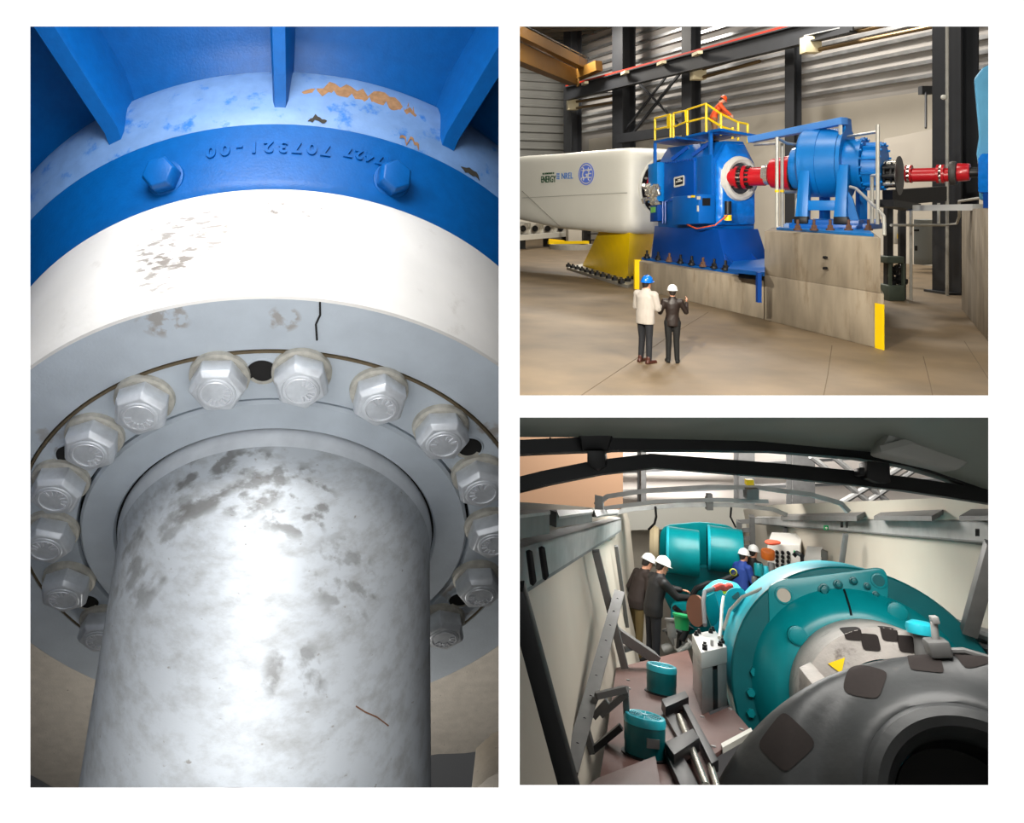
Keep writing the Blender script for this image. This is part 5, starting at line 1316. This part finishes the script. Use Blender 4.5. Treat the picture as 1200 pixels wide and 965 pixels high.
for a, b, w in (((722, 741), (768, 772), .12), ((722, 741), (728, 765), .08), ((728, 762), (745, 757), .06)):
    s = MB(); s.bar(P(*a, 10.2), P(*b, 10.4), w, .14, F4); obj('bar', s, m_gvd, br2)
# plywood deck
DK = -2.04
def D4(x, y, h=DK):
    r = P(x, y, 1.0); return r*(h/r.dot(U4))
def deck(pts, label, th=.04, h=DK):
    s = MB(); s.prism([D4(x, y, h) for x, y in pts], U4*-th); return obj('plywood_deck', s, m_ply, None, label=label, cat='deck', bevel=.004)
dk_ = deck([(722, 783), (806, 762), (832, 838), (856, 828), (880, 856), (836, 885), (842, 930), (700, 930), (708, 880)], 'brown plywood deck carrying the two teal motors')
for x, y in ((735, 783), (736, 798), (737, 808), (823, 841), (869, 856), (836, 876), (856, 832)):
    q = D4(x, y); s = MB(); s.cyl(q, q+U4*.012, .022, n=12); obj('screw', s, m_gv, dk_)
s = MB(); s.prism([D4(x, y, DK+.16) for x, y in ((672, 932), (700, 912), (768, 886), (776, 932))], U4*-.04); obj('plywood_step', s, m_ply, None, label='raised brown plywood step at the bottom edge in front of the nearer motor', cat='step', bevel=.004)
def motor(x, y, r, h, label, plate):
    q = D4(x, y); t = thing('motor', label, 'motor', q)
    s = MB(); s.lathe([(r*1.12, -.01), (r*1.12, .012), (r*.9, .02)], q, U4, 40); obj('rubber_collar', s, m_blk, t)
    s = MB(); s.lathe([(r*.98, .0), (r*.98, h*.3), (r, h*.33), (r, h*.8), (r*.99, h*.86)], q, U4, 48); obj('casing', s, m_teald, t)
    s = MB(); s.lathe([(r*1.02, h*.78), (r*1.03, h*.9), (r*.97, h*.985), (r*.88, h), (r*.80, h*.985)], q, U4, 48); obj('fan_cowl', s, m_teall, t, label='lighter teal cowl rim')
    s = MB(); s.lathe([(0, h*.985), (r*.82, h*.985)], q, U4, 40); g = obj('grille', s, mat('grille_dark', (14, 56, 60), rough=.6), t)
    s = MB()
    for rr in (.2, .32, .44, .56, .68, .78): s.lathe([(r*rr, h*.985), (r*rr+.003, h*.995), (r*rr+.007, h*.985)], q, U4, 40)
    for i in range(12):
        a = 2*PI*i/12; u, w = frame(U4); d = u*math.cos(a)+w*math.sin(a); s.bar(q+U4*h*.99+d*r*.15, q+U4*h*.99+d*r*.8, .006, .005, U4)
    s.box(q+U4*h*.995, .022, .022, .006, R4, F4, U4)
    obj('wire_guard', s, m_teall, g)
    if plate:
        fv = (-F4*.9+R4*.45).normalized(); s = MB(); s.box(q+fv*(r*.99)+U4*h*.45, .055, .008, .035, fv.cross(U4), fv, U4); obj('name_plate', s, m_alu, t)
    return t
motor(775, 813, .168, .30, 'teal motor with a round grille, farther one on the plywood deck', False)
motor(755, 886, .172, .31, 'teal motor with a round grille, nearer one at the lower left', True)
# brake caliper block
cal = thing('brake_caliper', 'grey aluminium caliper block standing beside the big teal disc', 'caliper', D4(832, 832))
b0, b1, b2 = D4(823, 838), D4(852, 827), D4(812, 806)
b3 = b2+(b1-b0); ht_ = .60
w_ = (b1-b0)
def cbx(a, b, h0, h1, name, m, bev=.008):    # a..b fraction along the front edge
    s = MB(); q = [b0+w_*a, b0+w_*b, b2+w_*b, b2+w_*a]; s.hexa([p+U4*h0 for p in q], [p+U4*h1 for p in q]); return obj(name, s, m, cal, bevel=bev)
cbx(0, .42, 0, ht_*.72, 'jaw', m_alu); cbx(.62, 1, 0, ht_*.72, 'jaw', m_alu); cbx(.42, .62, 0, ht_*.66, 'brake_pad', m_blk)
top = cbx(-.03, 1.03, ht_*.72, ht_, 'cap_block', mat('bright_aluminium', (206, 206, 204), rough=.35, metal=.4))
for a, b in ((.15, .08), (.2, .2), (.8, .1), (.95, .22), (.1, .85), (.25, .95), (.75, .85), (.9, .95)):
    q = b0+w_*a+(b2-b0)*b+U4*ht_; s = MB(); s.cyl(q, q+U4*.03, .028, n=14); s.cyl(q+U4*.03, q+U4*.055, .017, n=10); obj('cap_screw', s, m_blk, top)
q = b0+w_*.5+(b2-b0)*.2+U4*ht_; s = MB(); s.cyl(q, q+U4*.06, .018, n=12); obj('nipple', s, m_gv, top)
# bracket arms with a bright rod
cf = thing('rod_bracket', 'black bracket frame holding a bright rod at the bottom, right of the motors', 'bracket', D4(810, 880))
def p4(x, y, h): return D4(x, y)+U4*h
def plate4(pts, h0, h1, name, m): s = MB(); q = [D4(x, y) for x, y in pts]; s.hexa([p+U4*h0 for p in q], [p+U4*h1 for p in q]); return obj(name, s, m, cf, bevel=.006)
plate4([(775, 836), (803, 825), (807, 833), (780, 846)], .03, .13, 'clamp', m_blk)
plate4([(780, 846), (790, 842), (812, 880), (802, 886)], .0, .05, 'arm', m_blk)
plate4([(800, 838), (806, 836), (842, 905), (834, 910)], .0, .09, 'arm', m_blk)
plate4([(779, 892), (812, 874), (820, 886), (790, 908)], .03, .14, 'clamp', m_blk)
plate4([(779, 892), (795, 886), (820, 935), (800, 940)], .0, .07, 'arm', m_blk)
s = MB(); s.cyl(p4(796, 850, .07), p4(828, 935, .07), .032, n=16); obj('rod', s, m_silver, cf, label='bright polished rod')
s = MB(); s.cyl(p4(833, 905, .04), p4(842, 935, .04), .028, n=16); obj('rod', s, m_silver, cf, label='bright polished rod')
s = MB(); a = [D4(845, 876), D4(880, 857), D4(882, 861), D4(847, 881)]; s.prism([p+U4*.03 for p in a], U4*-.05); obj('white_strip', s, m_nac, None, label='thin white edge strip between the plywood deck and the dark hub', cat='strip')

# the big teal gear housing, grey cover and dark hub on the main axis
VPd = V((.376, 1, -.438)).normalized(); M4 = -VPd; C4 = P(1016, 825, 8.6)
UL = (U4-M4*U4.dot(M4)).normalized(); RL = UL.cross(M4)
if RL.x < 0: RL = -RL
def M4p(r, deg, t): a = math.radians(deg); return C4+M4*t+(UL*math.cos(a)+RL*math.sin(a))*r     # 0 = up, 90 = right
gh = thing('gear_housing', 'big turquoise gear housing with a bolted flange plate and lifting eyes', 'gear housing', C4-UL*1.0)
s = MB(); s.lathe([(.7, -.02), (1.2, -.0), (1.37, 0.0), (1.39, -.02), (1.39, -.09), (1.37, -.11)], C4, M4, 96, u=UL); obj('flange_face', s, m_teald, gh)  # deep teal puts the shadow on the disc front into its colour
s = MB(); s.lathe([(1.375, -.10), (1.40, -.2), (1.41, -.55), (1.42, -.95), (1.43, -1.3), (1.28, -1.55), (.9, -1.75), (.6, -2.1), (.3, -2.15)], C4, M4, 96, u=UL); obj('conical_casing', s, m_teall, gh)
def onp(x, y, t):
    r = P(x, y, 1.0); k = (C4+M4*t).dot(M4)/r.dot(M4); return r*k
def rounded(pts, r, n=5):
    out = []
    for i, p in enumerate(pts):
        a, b = V(pts[i-1]), V(pts[(i+1) % len(pts)]); p = V(p)
        d0 = (a-p).normalized()*min(r, (a-p).length*.45); d1 = (b-p).normalized()*min(r, (b-p).length*.45)
        for j in range(n+1):
            q = j/n; out.append((p+d0)*(1-q)**2+p*2*q*(1-q)+(p+d1)*q*q)
    return out
pl = [onp(x, y, 0.02) for x, y in ((902, 742), (900, 688), (914, 680), (1034, 665), (1041, 676), (1041, 742), (1016, 800))]
s = MB(); s.prism(rounded(pl, .07), M4*-.10); obj('flange_plate', s, m_teal, gh, bevel=.012, ang=25)
for x, y, r in ((918.5, 698, .075), (1030, 681, .06)):
    q = onp(x, y, .028); s = MB(); s.lathe([(0, 0), (r, 0)], q, M4, 28); e = obj('eye_hole', s, m_gel if x < 950 else m_teald, gh)
    s = MB(); s.lathe([(r, .0), (r+.006, .008), (r+.02, .006), (r+.024, -.006)], q, M4, 28); obj('eye_rim', s, m_teal, e)
for x, y, r in ((943, 712, .05), (924, 720, .04), (965, 692, .055), (982, 685, .045), (1000, 681, .04), (1016, 687, .035), (1026, 697, .035), (908, 738, .035), (966, 690, .05)):
    q = onp(x, y, .025); s = MB(); s.cyl(q, q+M4*.02, r*1.1, n=18); s.hexhead(q+M4*.02, M4, r*.85, r*.9); obj('plate_bolt', s, m_teald, gh, bevel=.004)
for x, y in ((907, 742), (894, 764), (884, 788), (880, 812), (880, 836), (887, 860)):
    q = onp(x, y, 0.0); s = MB(); s.hexhead(q, M4, .05, .05); obj('rim_bolt', s, m_teal, gh, smooth=False)
s = MB(); s.lathe([(1.17, -.01), (1.14, .06), (1.06, .18), (.96, .28), (.90, .32), (.80, .32)], C4, M4, 80, u=UL); obj('bearing_ring', s, m_teal, gh)
s = MB(); s.tube([M4p(1.145, -8, .06), M4p(1.06, -8.5, .185), M4p(.96, -9, .285), M4p(.9, -9.5, .325)], .012, 6); obj('seam', s, m_blk, gh)
for x, y, L_ in ((934, 742, .34), (1046, 716, .24)):
    q = onp(x-4 if x < 950 else x, y, .0); s = MB(); s.cyl(q-M4*.05, q+M4*L_, .10, n=28); s.cyl(q+M4*L_, q+M4*(L_+.012), .085, n=28); obj('pin', s, m_teal, gh, bevel=.008)
s = MB(); lug = [P(x, y, 10.2) for x, y in ((848, 712), (850, 694), (860, 688), (872, 690), (876, 706), (870, 722))]; s.prism(rounded(lug, .08), M4*.08); lg = obj('lifting_lug', s, m_teall, gh)
q = P(861, 697, 10.2)+M4*.085; s = MB(); s.lathe([(0, 0), (.055, 0)], q, M4, 20); obj('lug_hole', s, m_teald, lg)
# gearbox body further back
gx = thing('gearbox', 'turquoise gearbox body with hoses behind the big flange', 'gearbox', P(838, 745, 11.5))
s = MB(); s.prism(rounded([P(x, y, 11.0) for x, y in ((822, 700), (842, 684), (872, 690), (880, 730), (862, 750), (836, 742))], .12), F4*1.0); obj('body', s, m_teall, gx, bevel=.03)
s = MB(); s.prism([P(x, y, 10.95) for x, y in ((822, 702), (838, 694), (846, 722), (834, 738))], F4*.3); obj('inspection_cover', s, m_teal, gx, bevel=.02)
s = MB(); s.prism([P(x, y, 10.9) for x, y in ((846, 692), (853, 690.5), (854, 695.5), (848, 697))], F4*.02); obj('yellow_label', s, m_yel, gx)
s = MB(); s.tube([P(848, 700, 10.6), P(846, 712, 10.4), P(845, 735, 9.6), P(843, 748, 9.3)], .022, 8); s.tube([P(893, 690, 9.6), P(870, 700, 9.7), P(855, 716, 9.7), P(848, 738, 9.5)], .02, 8); obj('pale_hose', s, m_galv, gx)
s = MB(); s.tube([P(836, 690, 10.7), P(826, 694, 10.4), P(824, 705, 10.2), P(826, 733, 9.8)], .028, 8); obj('grey_hose', s, mat('grey_hose_rubber', (92, 92, 94), rough=.7), gx)
s = MB(); q = P(815, 716, 11.3); ax_ = (R4*.8+F4*.6).normalized(); s.cyl(q, q+ax_*.05, .21, n=40); obj('brake_disc', s, mat('rusty_disc', (108, 66, 48), rough=.5, metal=.3), gx, label='rusty brown brake disc')
# grey cover with pads, and hub
from mathutils.bvhtree import BVHTree
cov = thing('shaft_cover', 'pale grey cast cover with dark brown square pads and a yellow triangle', 'cover', C4+M4*.7-UL*.8)
CV = C4+RL*.06
s = MB(); s.lathe([(.78, .2), (.86, .22), (.875, .3), (.875, .9), (.87, 1.3), (.6, 1.35)], CV, M4, 96, u=UL)
s.bm.normal_update(); tree_c = BVHTree.FromBMesh(s.bm); obj('casing', s, m_cast, cov)
kh = .86; HC = P(1238, 1236, 6.9*kh); HR = 3.12*kh; HT_ = .95*kh
hb_ = thing('rotor_hub', 'large dark cast rotor hub with a black opening in the lower right corner', 'hub', HC-V((0, 0, 1.0)))
s = MB()
s.lathe([(HR*math.sin(math.radians(a)), HT_*math.cos(math.radians(a))) for a in range(0, 141, 2)], HC, M4, 160, u=UL)
s.bm.normal_update(); tree_h = BVHTree.FromBMesh(s.bm)
d_ = P(1152, 968, 1.0).normalized(); HO, HN, _i, _d = tree_h.ray_cast(V((0, 0, 0)), d_)
if HN.dot(d_) > 0: HN = -HN
HA = HN; HRR = .66                     # opening and its axis
for v in s.bm.verts:                                                # rounded swell and hollow round the opening
    w = v.co-HO; h = w.dot(HA); r = (w-HA*h).length
    if r < 2.2: v.co += HA*(.10*math.exp(-((r-.84)/.12)**2)-.07*math.exp(-((r-1.12)/.15)**2)+.04*math.exp(-((r-1.40)/.15)**2))
bmesh.ops.delete(s.bm, geom=[v for v in s.bm.verts if ((v.co-HO)-HA*(v.co-HO).dot(HA)).length < HRR], context='VERTS')
s.bm.normal_update(); tree_h = BVHTree.FromBMesh(s.bm)
CLIP_old = list(CLIP); CLIP.extend([(V((0, 0, 0)), V((1, -.95, 0))), (V((0, 0, 0)), V((0, -1.05, -1)))])
obj('casting', s, m_hubd, hb_)
s = MB(); s.lathe([(HRR+.16, .02), (HRR+.13, .10), (HRR+.06, .135), (HRR-.01, .11), (HRR-.07, .0), (HRR-.10, -.25), (HRR-.12, -.5)], HO, HA, 96); obj('opening_lip', s, m_hubd, hb_)
s = MB(); s.lathe([(HRR-.105, -.2), (HRR-.14, -.7), (0.0, -.75)], HO, HA, 64); obj('bore', s, mat('black_bore', (6, 6, 7), rough=.7), hb_, label='black bore')
CLIP[:] = CLIP_old
def hit(tree, x, y):
    d = P(x, y, 1.0).normalized(); q, n, i, k = tree.ray_cast(V((0, 0, 0)), d)
    if q is None: print('MISS', x, y); return None, None
    if n.dot(d) > 0: n = -n
    return q, n
def pad(tree, cx, cy, w, h, ang, par, m=m_patch, name='pad', n=9, skew=0.0):
    """rounded square pad lying on the casting, w x h metres, around the spot seen at (cx, cy)"""
    c, nn = hit(tree, cx, cy)
    if c is None: return
    u = (RL-nn*RL.dot(nn)).normalized(); w_ = nn.cross(u); ca, sa = math.cos(ang), math.sin(ang)
    u, w_ = u*ca+w_*sa, w_*ca-u*sa
    s = MB(); g = []
    for i in range(n+1):
        row = []
        for j in range(n+1):
            a, b = i/n*2-1, j/n*2-1
            k = max(abs(a), abs(b))/max(1e-6, (a**6+b**6)**(1/6)) if (a or b) else 1
            p = c+u*(w/2*a*k)+w_*(h/2*b*k)+nn*.3
            q, n2, i2, k2 = tree.ray_cast(p, -nn)
            if q is None: q, n2 = p-nn*.3, nn
            row.append(s.bm.verts.new(q+nn*.008))
        g.append(row)
    for i in range(n):
        for j in range(n): s.bm.faces.new([g[i][j], g[i+1][j], g[i+1][j+1], g[i][j+1]])
    return obj(name, s, m, par)
for cx, cy, w, h, a in ((999, 741, .16, .15, .1), (1020, 753, .16, .15, .1), (1042, 742, .15, .15, .1), (1062, 755, .15, .15, .1)): pad(tree_c, cx, cy, w, h, a, cov)
for cx, cy, w, h, a in ((918, 868, .34, .40, -.75), (1014, 799, .31, .34, -.4), (1084, 776, .26, .24, -.1), (1138, 770, .24, .22, .2)): pad(tree_h, cx, cy, w, h, a, hb_)
tri = [hit(tree_c, x, y) for x, y in ((970, 778), (990, 771), (986, 790))]
if all(t[0] is not None for t in tri):
    s = MB(); s.prism([q+n*.012 for q, n in tri], tri[0][1]*-.008); obj('yellow_triangle', s, m_yel, cov, label='yellow warning triangle')
q, n = hit(tree_c, 962, 796)
if q is None: q, n = P(962, 796, 8.1), UL
s = MB(); s.hexa([P(x, y, d) for x, y, d in ((936, 782, 7.85), (950, 775, 7.95), (978, 806, 7.3), (962, 815, 7.2))], [P(x, y, d) for x, y, d in ((936, 830, 7.85), (950, 822, 7.95), (978, 850, 7.3), (962, 860, 7.2))]); obj('side_block', s, m_cast, cov, bevel=.015)
q, rd = hit(tree_h, 1101, 768)
if q is None: q, rd = P(1101, 750, 6.4), UL
vl = thing('valve_fitting', 'grey valve fitting with a small lever on top of the hub at the right', 'valve', q)
td = (RL-rd*RL.dot(rd)).normalized(); fd_ = rd.cross(td)
s = MB(); s.box(q+rd*.06, .09, .11, .07, td, fd_, rd); obj('block', s, m_gvd, vl, bevel=.025)
s = MB(); s.cyl(q+rd*.1, q+rd*.27+td*.03, .03, n=14); s.box(q+rd*.29+td*.04, .03, .05, .03, td, fd_, rd); obj('lever', s, m_gv, vl, bevel=.008)
s = MB(); s.tube([q+td*.08+rd*.03, q+td*.2+rd*.03, q+td*.34-rd*.02, q+td*.5-rd*.08], .03, 8); obj('pipe', s, m_gvd, vl)
cap = thing('filler_cap', 'small bright turquoise round cap behind the grey cover at the right', 'cap', P(1078, 742, 7.6))
s = MB(); s.lathe([(0, .07), (.07, .07), (.12, .04), (.13, 0), (.12, -.05)], P(1079, 737, 7.6), U4, 32); obj('lid', s, m_teall, cap)
s = MB(); s.cyl(P(1079, 737, 7.6)-U4*.4, P(1079, 737, 7.6)-U4*.03, .07, n=16); obj('neck', s, m_gvd, cap)
s = MB(); s.tube([P(1040, 706, 11.6), P(1095, 724, 9.8), P(1200, 760, 7.9)], .07, 10); s.tube([P(1044, 716, 11.5), P(1100, 737, 9.7), P(1200, 778, 7.9)], .045, 8); obj('pipe_run', s, m_gvd, None, label='grey pipes running along the foot of the right wall', cat='pipe')

# generator with two fan hoods
g2 = thing('twin_fan_generator', 'teal generator with two round fan hoods at the back of the nacelle', 'generator', P(820, 740, 18.4))
zg = 18.0
s = MB(); s.prism(rounded([P(x, y, zg+.9) for x, y in ((773, 625), (779, 616), (820, 612), (856, 616), (866, 626), (868, 668), (772, 668))], .2), F4*1.2); obj('cooler_box', s, m_teal, g2, bevel=.03)
for xa, xb_2, yc, r, dz in ((781, 817, 643.5, 25, 0), (829, 867, 641.5, 24.5, .1)):
    a = P(xa, yc, zg+dz); b = a+R4*((xb_2-xa)*zg/900*1.0); rr = r*zg/900
    s = MB(); s.cyl(a, b, rr, n=64); h = obj('fan_hood', s, m_teal, g2, bevel=.03)
    dd = (b-a).normalized(); s = MB(); s.lathe([(rr*.95, -.012), (rr*.4, -.012), (0, -.012)], a, dd, 40); obj('intake_grille', s, m_blk, h)
    s = MB(); s.lathe([(rr*1.0, .0), (rr*1.03, .03), (rr*1.0, .06)], a, dd, 64); obj('hood_rim', s, m_teall, h)
s = MB(); s.prism([P(x, y, zg) for x, y in ((774, 666), (866, 664), (872, 690), (862, 740), (800, 745), (778, 700))], F4*1.4); obj('stator_housing', s, m_teald, g2, bevel=.05)
s = MB(); s.prism(rounded([P(x, y, zg-.6) for x, y in ((786, 708), (806, 706), (812, 732), (786, 735))], .12), F4*.8); obj('terminal_box', s, m_teal, g2, bevel=.03)
s = MB(); s.lathe([(.30, -.1), (.42, -.1), (.46, 0), (.42, .1), (.30, .1)], P(767, 640, 18.6), R4, 36); obj('duct_ring', s, mat('cream_duct', (196, 180, 146), rough=.6), g2, label='cream duct ring')
s = MB()
for pts in (((808, 704), (816, 690), (830, 684), (842, 684)), ((790, 712), (800, 720), (818, 716)), ((840, 684), (858, 676), (864, 672))): s.tube([P(x, y, 16.8) for x, y in pts], .06, 8)
obj('hose', s, m_blk, g2)
for x, y in ((776, 679.5), (859.5, 671)):
    s = MB(); s.lathe([(.055, -.02), (.075, 0), (.055, .02)], P(x, y, 16.0), F4, 24, closed=True); obj('ear_protector_ring', s, mat('yellow_green_ring', (186, 196, 60), rough=.5), g2)
s = MB(); s.lathe([(.0, .0), (.10, 0), (.12, .18), (.14, .19), (.14, .22), (.0, .22)], P(799, 738, 12.3), U4, 28); obj('green_bucket', s, mat('green_plastic', (20, 140, 78), rough=.4), None, label='green plastic bucket beside the front person, behind the caliper', cat='bucket')
rg2 = MB()
for k in range(6):
    x = 838+k*3.4; rg2.ball(P(x, 690-(k % 3)*1.6, 10.9), .055, 6, 1, 1, .7)
obj('red_rag', union(rg2, .012, 4), mat('red_cloth', (198, 62, 48), rough=.8), None, label='crumpled red rag lying on the turquoise gearbox body', cat='rag')
fp = thing('pump_fittings', 'cluster of dark pump fittings and pipes beside the front person', 'pump', P(790, 755, 12.8))
rnd = random.Random(11)
for k in range(10):
    q = P(783+rnd.random()*20, 728+rnd.random()*38, 12.6+rnd.random()*.5); dv = (U4*rnd.uniform(.3, 1)+R4*rnd.uniform(-.6, .6)).normalized()
    s = MB(); s.cyl(q-dv*.12, q+dv*.12, rnd.uniform(.04, .08), n=12); s.cyl(q+dv*.12, q+dv*.15, .09, n=12); obj('fitting', s, (m_blk, m_gvd, m_gv)[k % 3], fp)
fp2 = thing('valve_manifold', 'cluster of teal and grey valves in front of the person in blue', 'valve', P(900, 685, 14.5))
for x, y, w, h, m in ((889, 668, 10, 14, m_teal), (897, 672, 8, 16, m_teall), (904, 666, 8, 12, m_gvd), (912, 672, 14, 8, m_teal), (893, 684, 14, 9, m_gvd), (905, 683, 12, 10, m_gv), (884, 680, 6, 8, m_gvd)):
    a = P(x-w/2, y-h/2, 14.4); b = P(x+w/2, y+h/2, 14.4); s = MB(); s.cyl((a+b)/2-U4*abs(a.z-b.z)/2, (a+b)/2+U4*abs(a.z-b.z)/2, abs(a.x-b.x)/2, n=20); obj('valve_body', s, m, fp2, bevel=.02)
# control cabinets on the right
def cabinet(label, x0, y0, x1, y1, d, dep, m, tiltx=3):
    t = thing('control_cabinet', label, 'cabinet', P((x0+x1)/2, y1, d)); s = MB()
    f = [P(x0, y0, d), P(x1, y0+2, d-.6), P(x1, y1+3, d-.6), P(x0, y1, d)]; s.prism(f, V((.55, .83, .0))*dep); obj('body', s, m, t, bevel=.03); return t, f
m_cab = mat('light_grey_cabinet', (206, 204, 198), rough=.5)
t, f = cabinet('large light grey control cabinet with rows of buttons on the right wall', 899, 637, 938, 668, 16.5, .7, m_cab)
for i in range(3):
    for j in range(4):
        q = f[0].lerp(f[1], .30+.17*i).lerp(f[3].lerp(f[2], .30+.17*i), .30+.16*j); s = MB(); s.cyl(q, q+V((-.02, -.05, 0)), .035, n=10); obj('button', s, m_blk, t)
s = MB(); q = f[0].lerp(f[1], .8).lerp(f[3].lerp(f[2], .8), .2); s.prism([q, q+V((.08, -.04, 0)), q+V((.08, -.04, -.09)), q+V((0, 0, -.09))], V((-.01, -.02, 0))); obj('green_sign', s, MATS['exit_green'], t)
t, f = cabinet('smaller light grey control cabinet with open door, right of the large one', 942, 653, 962, 674, 14.5, .6, m_cab)
s = MB(); s.prism([P(x, y, 14.0) for x, y in ((962, 645), (969, 648), (969, 676), (962, 676))], V((.05, .05, 0))); obj('open_door', s, m_gvd, t)
s = MB(); s.tube([P(930, 652, 15), P(934, 648, 15), P(940, 652, 14.6), P(941, 662, 14.5)], .04, 8); obj('cable_loop', s, m_blk, t)
b = MB(); b.ball(P(904, 636, 16.2), .10, 8, 1.5, 1, .5); b.ball(P(909, 636, 16.2), .08, 8, 1.4, 1, .5); obj('orange_jacket', union(b, .02, 4), mat('orange_cloth', (226, 96, 70), rough=.8), None, label='bundled orange jacket lying on top of the large control cabinet', cat='jacket')
b = MB(); b.cyl(P(900, 655, 15.2), P(900, 645, 15.2), .13, n=20); oc_ = obj('orange_lamp', b, mat('orange_plastic', (214, 110, 36), rough=.4), None, label='orange beacon standing in front of the large control cabinet', cat='beacon', bevel=.03)
s = MB(); s.bar(P(866, 611, 19), P(867, 655, 19), .12, .2, F4); s.bar(P(881, 605, 19), P(882, 645, 19), .12, .2, F4)
for y in (612, 622, 632, 642): s.bar(P(866, y, 19), P(881, y-1, 19), .1, .06, F4)
obj('rear_frame', s, m_gvd, None, label='grey ladder frame standing between the fan hoods and the right wall', cat='frame')

# people in the nacelle
UP4 = V((.06, .2, .978)).normalized()
def stand4(x, y, d): return P(x, y, d)
def axes4(ang):
    f = (F4*math.cos(ang)+R4*math.sin(ang)); f = (f-UP4*f.dot(UP4)).normalized(); return f.cross(UP4), f
m_trk = mat('black_track_jacket', (14, 14, 17), rough=.6, bump=.3, bscale=12)
m_brj = mat('dark_brown_jacket', (42, 32, 28), rough=.75, bump=.3, bscale=12)
m_blj = mat('royal_blue_jacket', (30, 62, 140), rough=.7, bump=.3, bscale=12)
m_beige = mat('olive_trousers', (104, 88, 52), rough=.8)
r, f = axes4(1.05)
person('person in a black track jacket and white hard hat, reaching over the machine', P(766, 786, 12.9), r, f, UP4, 1.78, lean=.22,
       arms={'R': ((.04, .20, -.20), (-.06, .27, -.02), (-.2, 1, -.15), (-.3, 0, -1)), 'L': ((-.02, .22, -.16), (.10, .26, -.02), (.1, 1, -.1), (.3, 0, -1))},
       head=(0, -.12, 0), coat=m_trk, trousers=m_denim, shoes=m_black_cloth, helmet=m_what, loose=1.08, coat_len=.84)
r, f = axes4(.95)
person('person in a dark brown jacket and white hard hat, standing behind the one reaching', P(746, 772, 13.9), r, f, UP4, 1.78, lean=.32,
       arms={'R': ((.07, -.06, -.27), (.02, .10, -.24), (0, .1, -1), (-1, 0, 0)), 'L': ((-.09, -.10, -.26), (-.02, .08, -.25), (0, .1, -1), (1, 0, 0))},
       head=(0, -.1, 0), coat=m_brj, trousers=m_beige, shoes=m_black_cloth, helmet=m_what, loose=1.08, coat_len=.84)
r, f = axes4(.9)
person('person in a royal blue jacket and white hard hat, standing beside the fan hoods', P(870, 742, 17.0), r, f, UP4, 1.72, lean=.12,
       arms={'R': ((.05, .05, -.27), (-.05, .2, -.1), (0, .8, -.4), (-1, 0, 0))}, coat=m_blj, trousers=m_denim, shoes=m_black_cloth, helmet=m_what, loose=1.08)
r, f = axes4(.75)
person('person in a black jacket and white hard hat, behind the one in blue', P(882, 738, 17.6), r, f, UP4, 1.78, lean=.12,
       coat=m_trk, trousers=m_denim, shoes=m_black_cloth, helmet=m_what, loose=1.08)
# chamber around the nacelle
CLIP[:] = []
s = MB(); s.box((15, 20, -22), 17, 18, .1); struct('floor', s, m_dark)

# repeats share a group
GROUPS = {'steel_column': 'dark steel columns of the hall', 'tube_heater': 'tube heaters on the hall wall', 'concrete_foundation': 'concrete foundations in the hall',
          'wall_beam': 'horizontal beams of the hall wall', 'red_drive_shaft': 'red drive shafts of the drive line', 'pipe_guardrail': 'pipe guard rails in the hall', 'support_post': 'dark support posts under the walkway',
          'cable_tray': 'cable trays in the nacelle', 'side_rail': 'channel rails in the nacelle', 'wall_post': 'posts of the nacelle walls', 'roof_frame': 'galvanised roof frames', 'hall_column': 'grey hall columns beyond the open roof',
          'motor': 'teal motors on the plywood deck', 'control_cabinet': 'light grey control cabinets', 'person': 'people'}
for o in bpy.data.objects:
    if o.parent is None and o.name.split('.')[0] in GROUPS and 'label' in o: o['group'] = GROUPS[o.name.split('.')[0]]
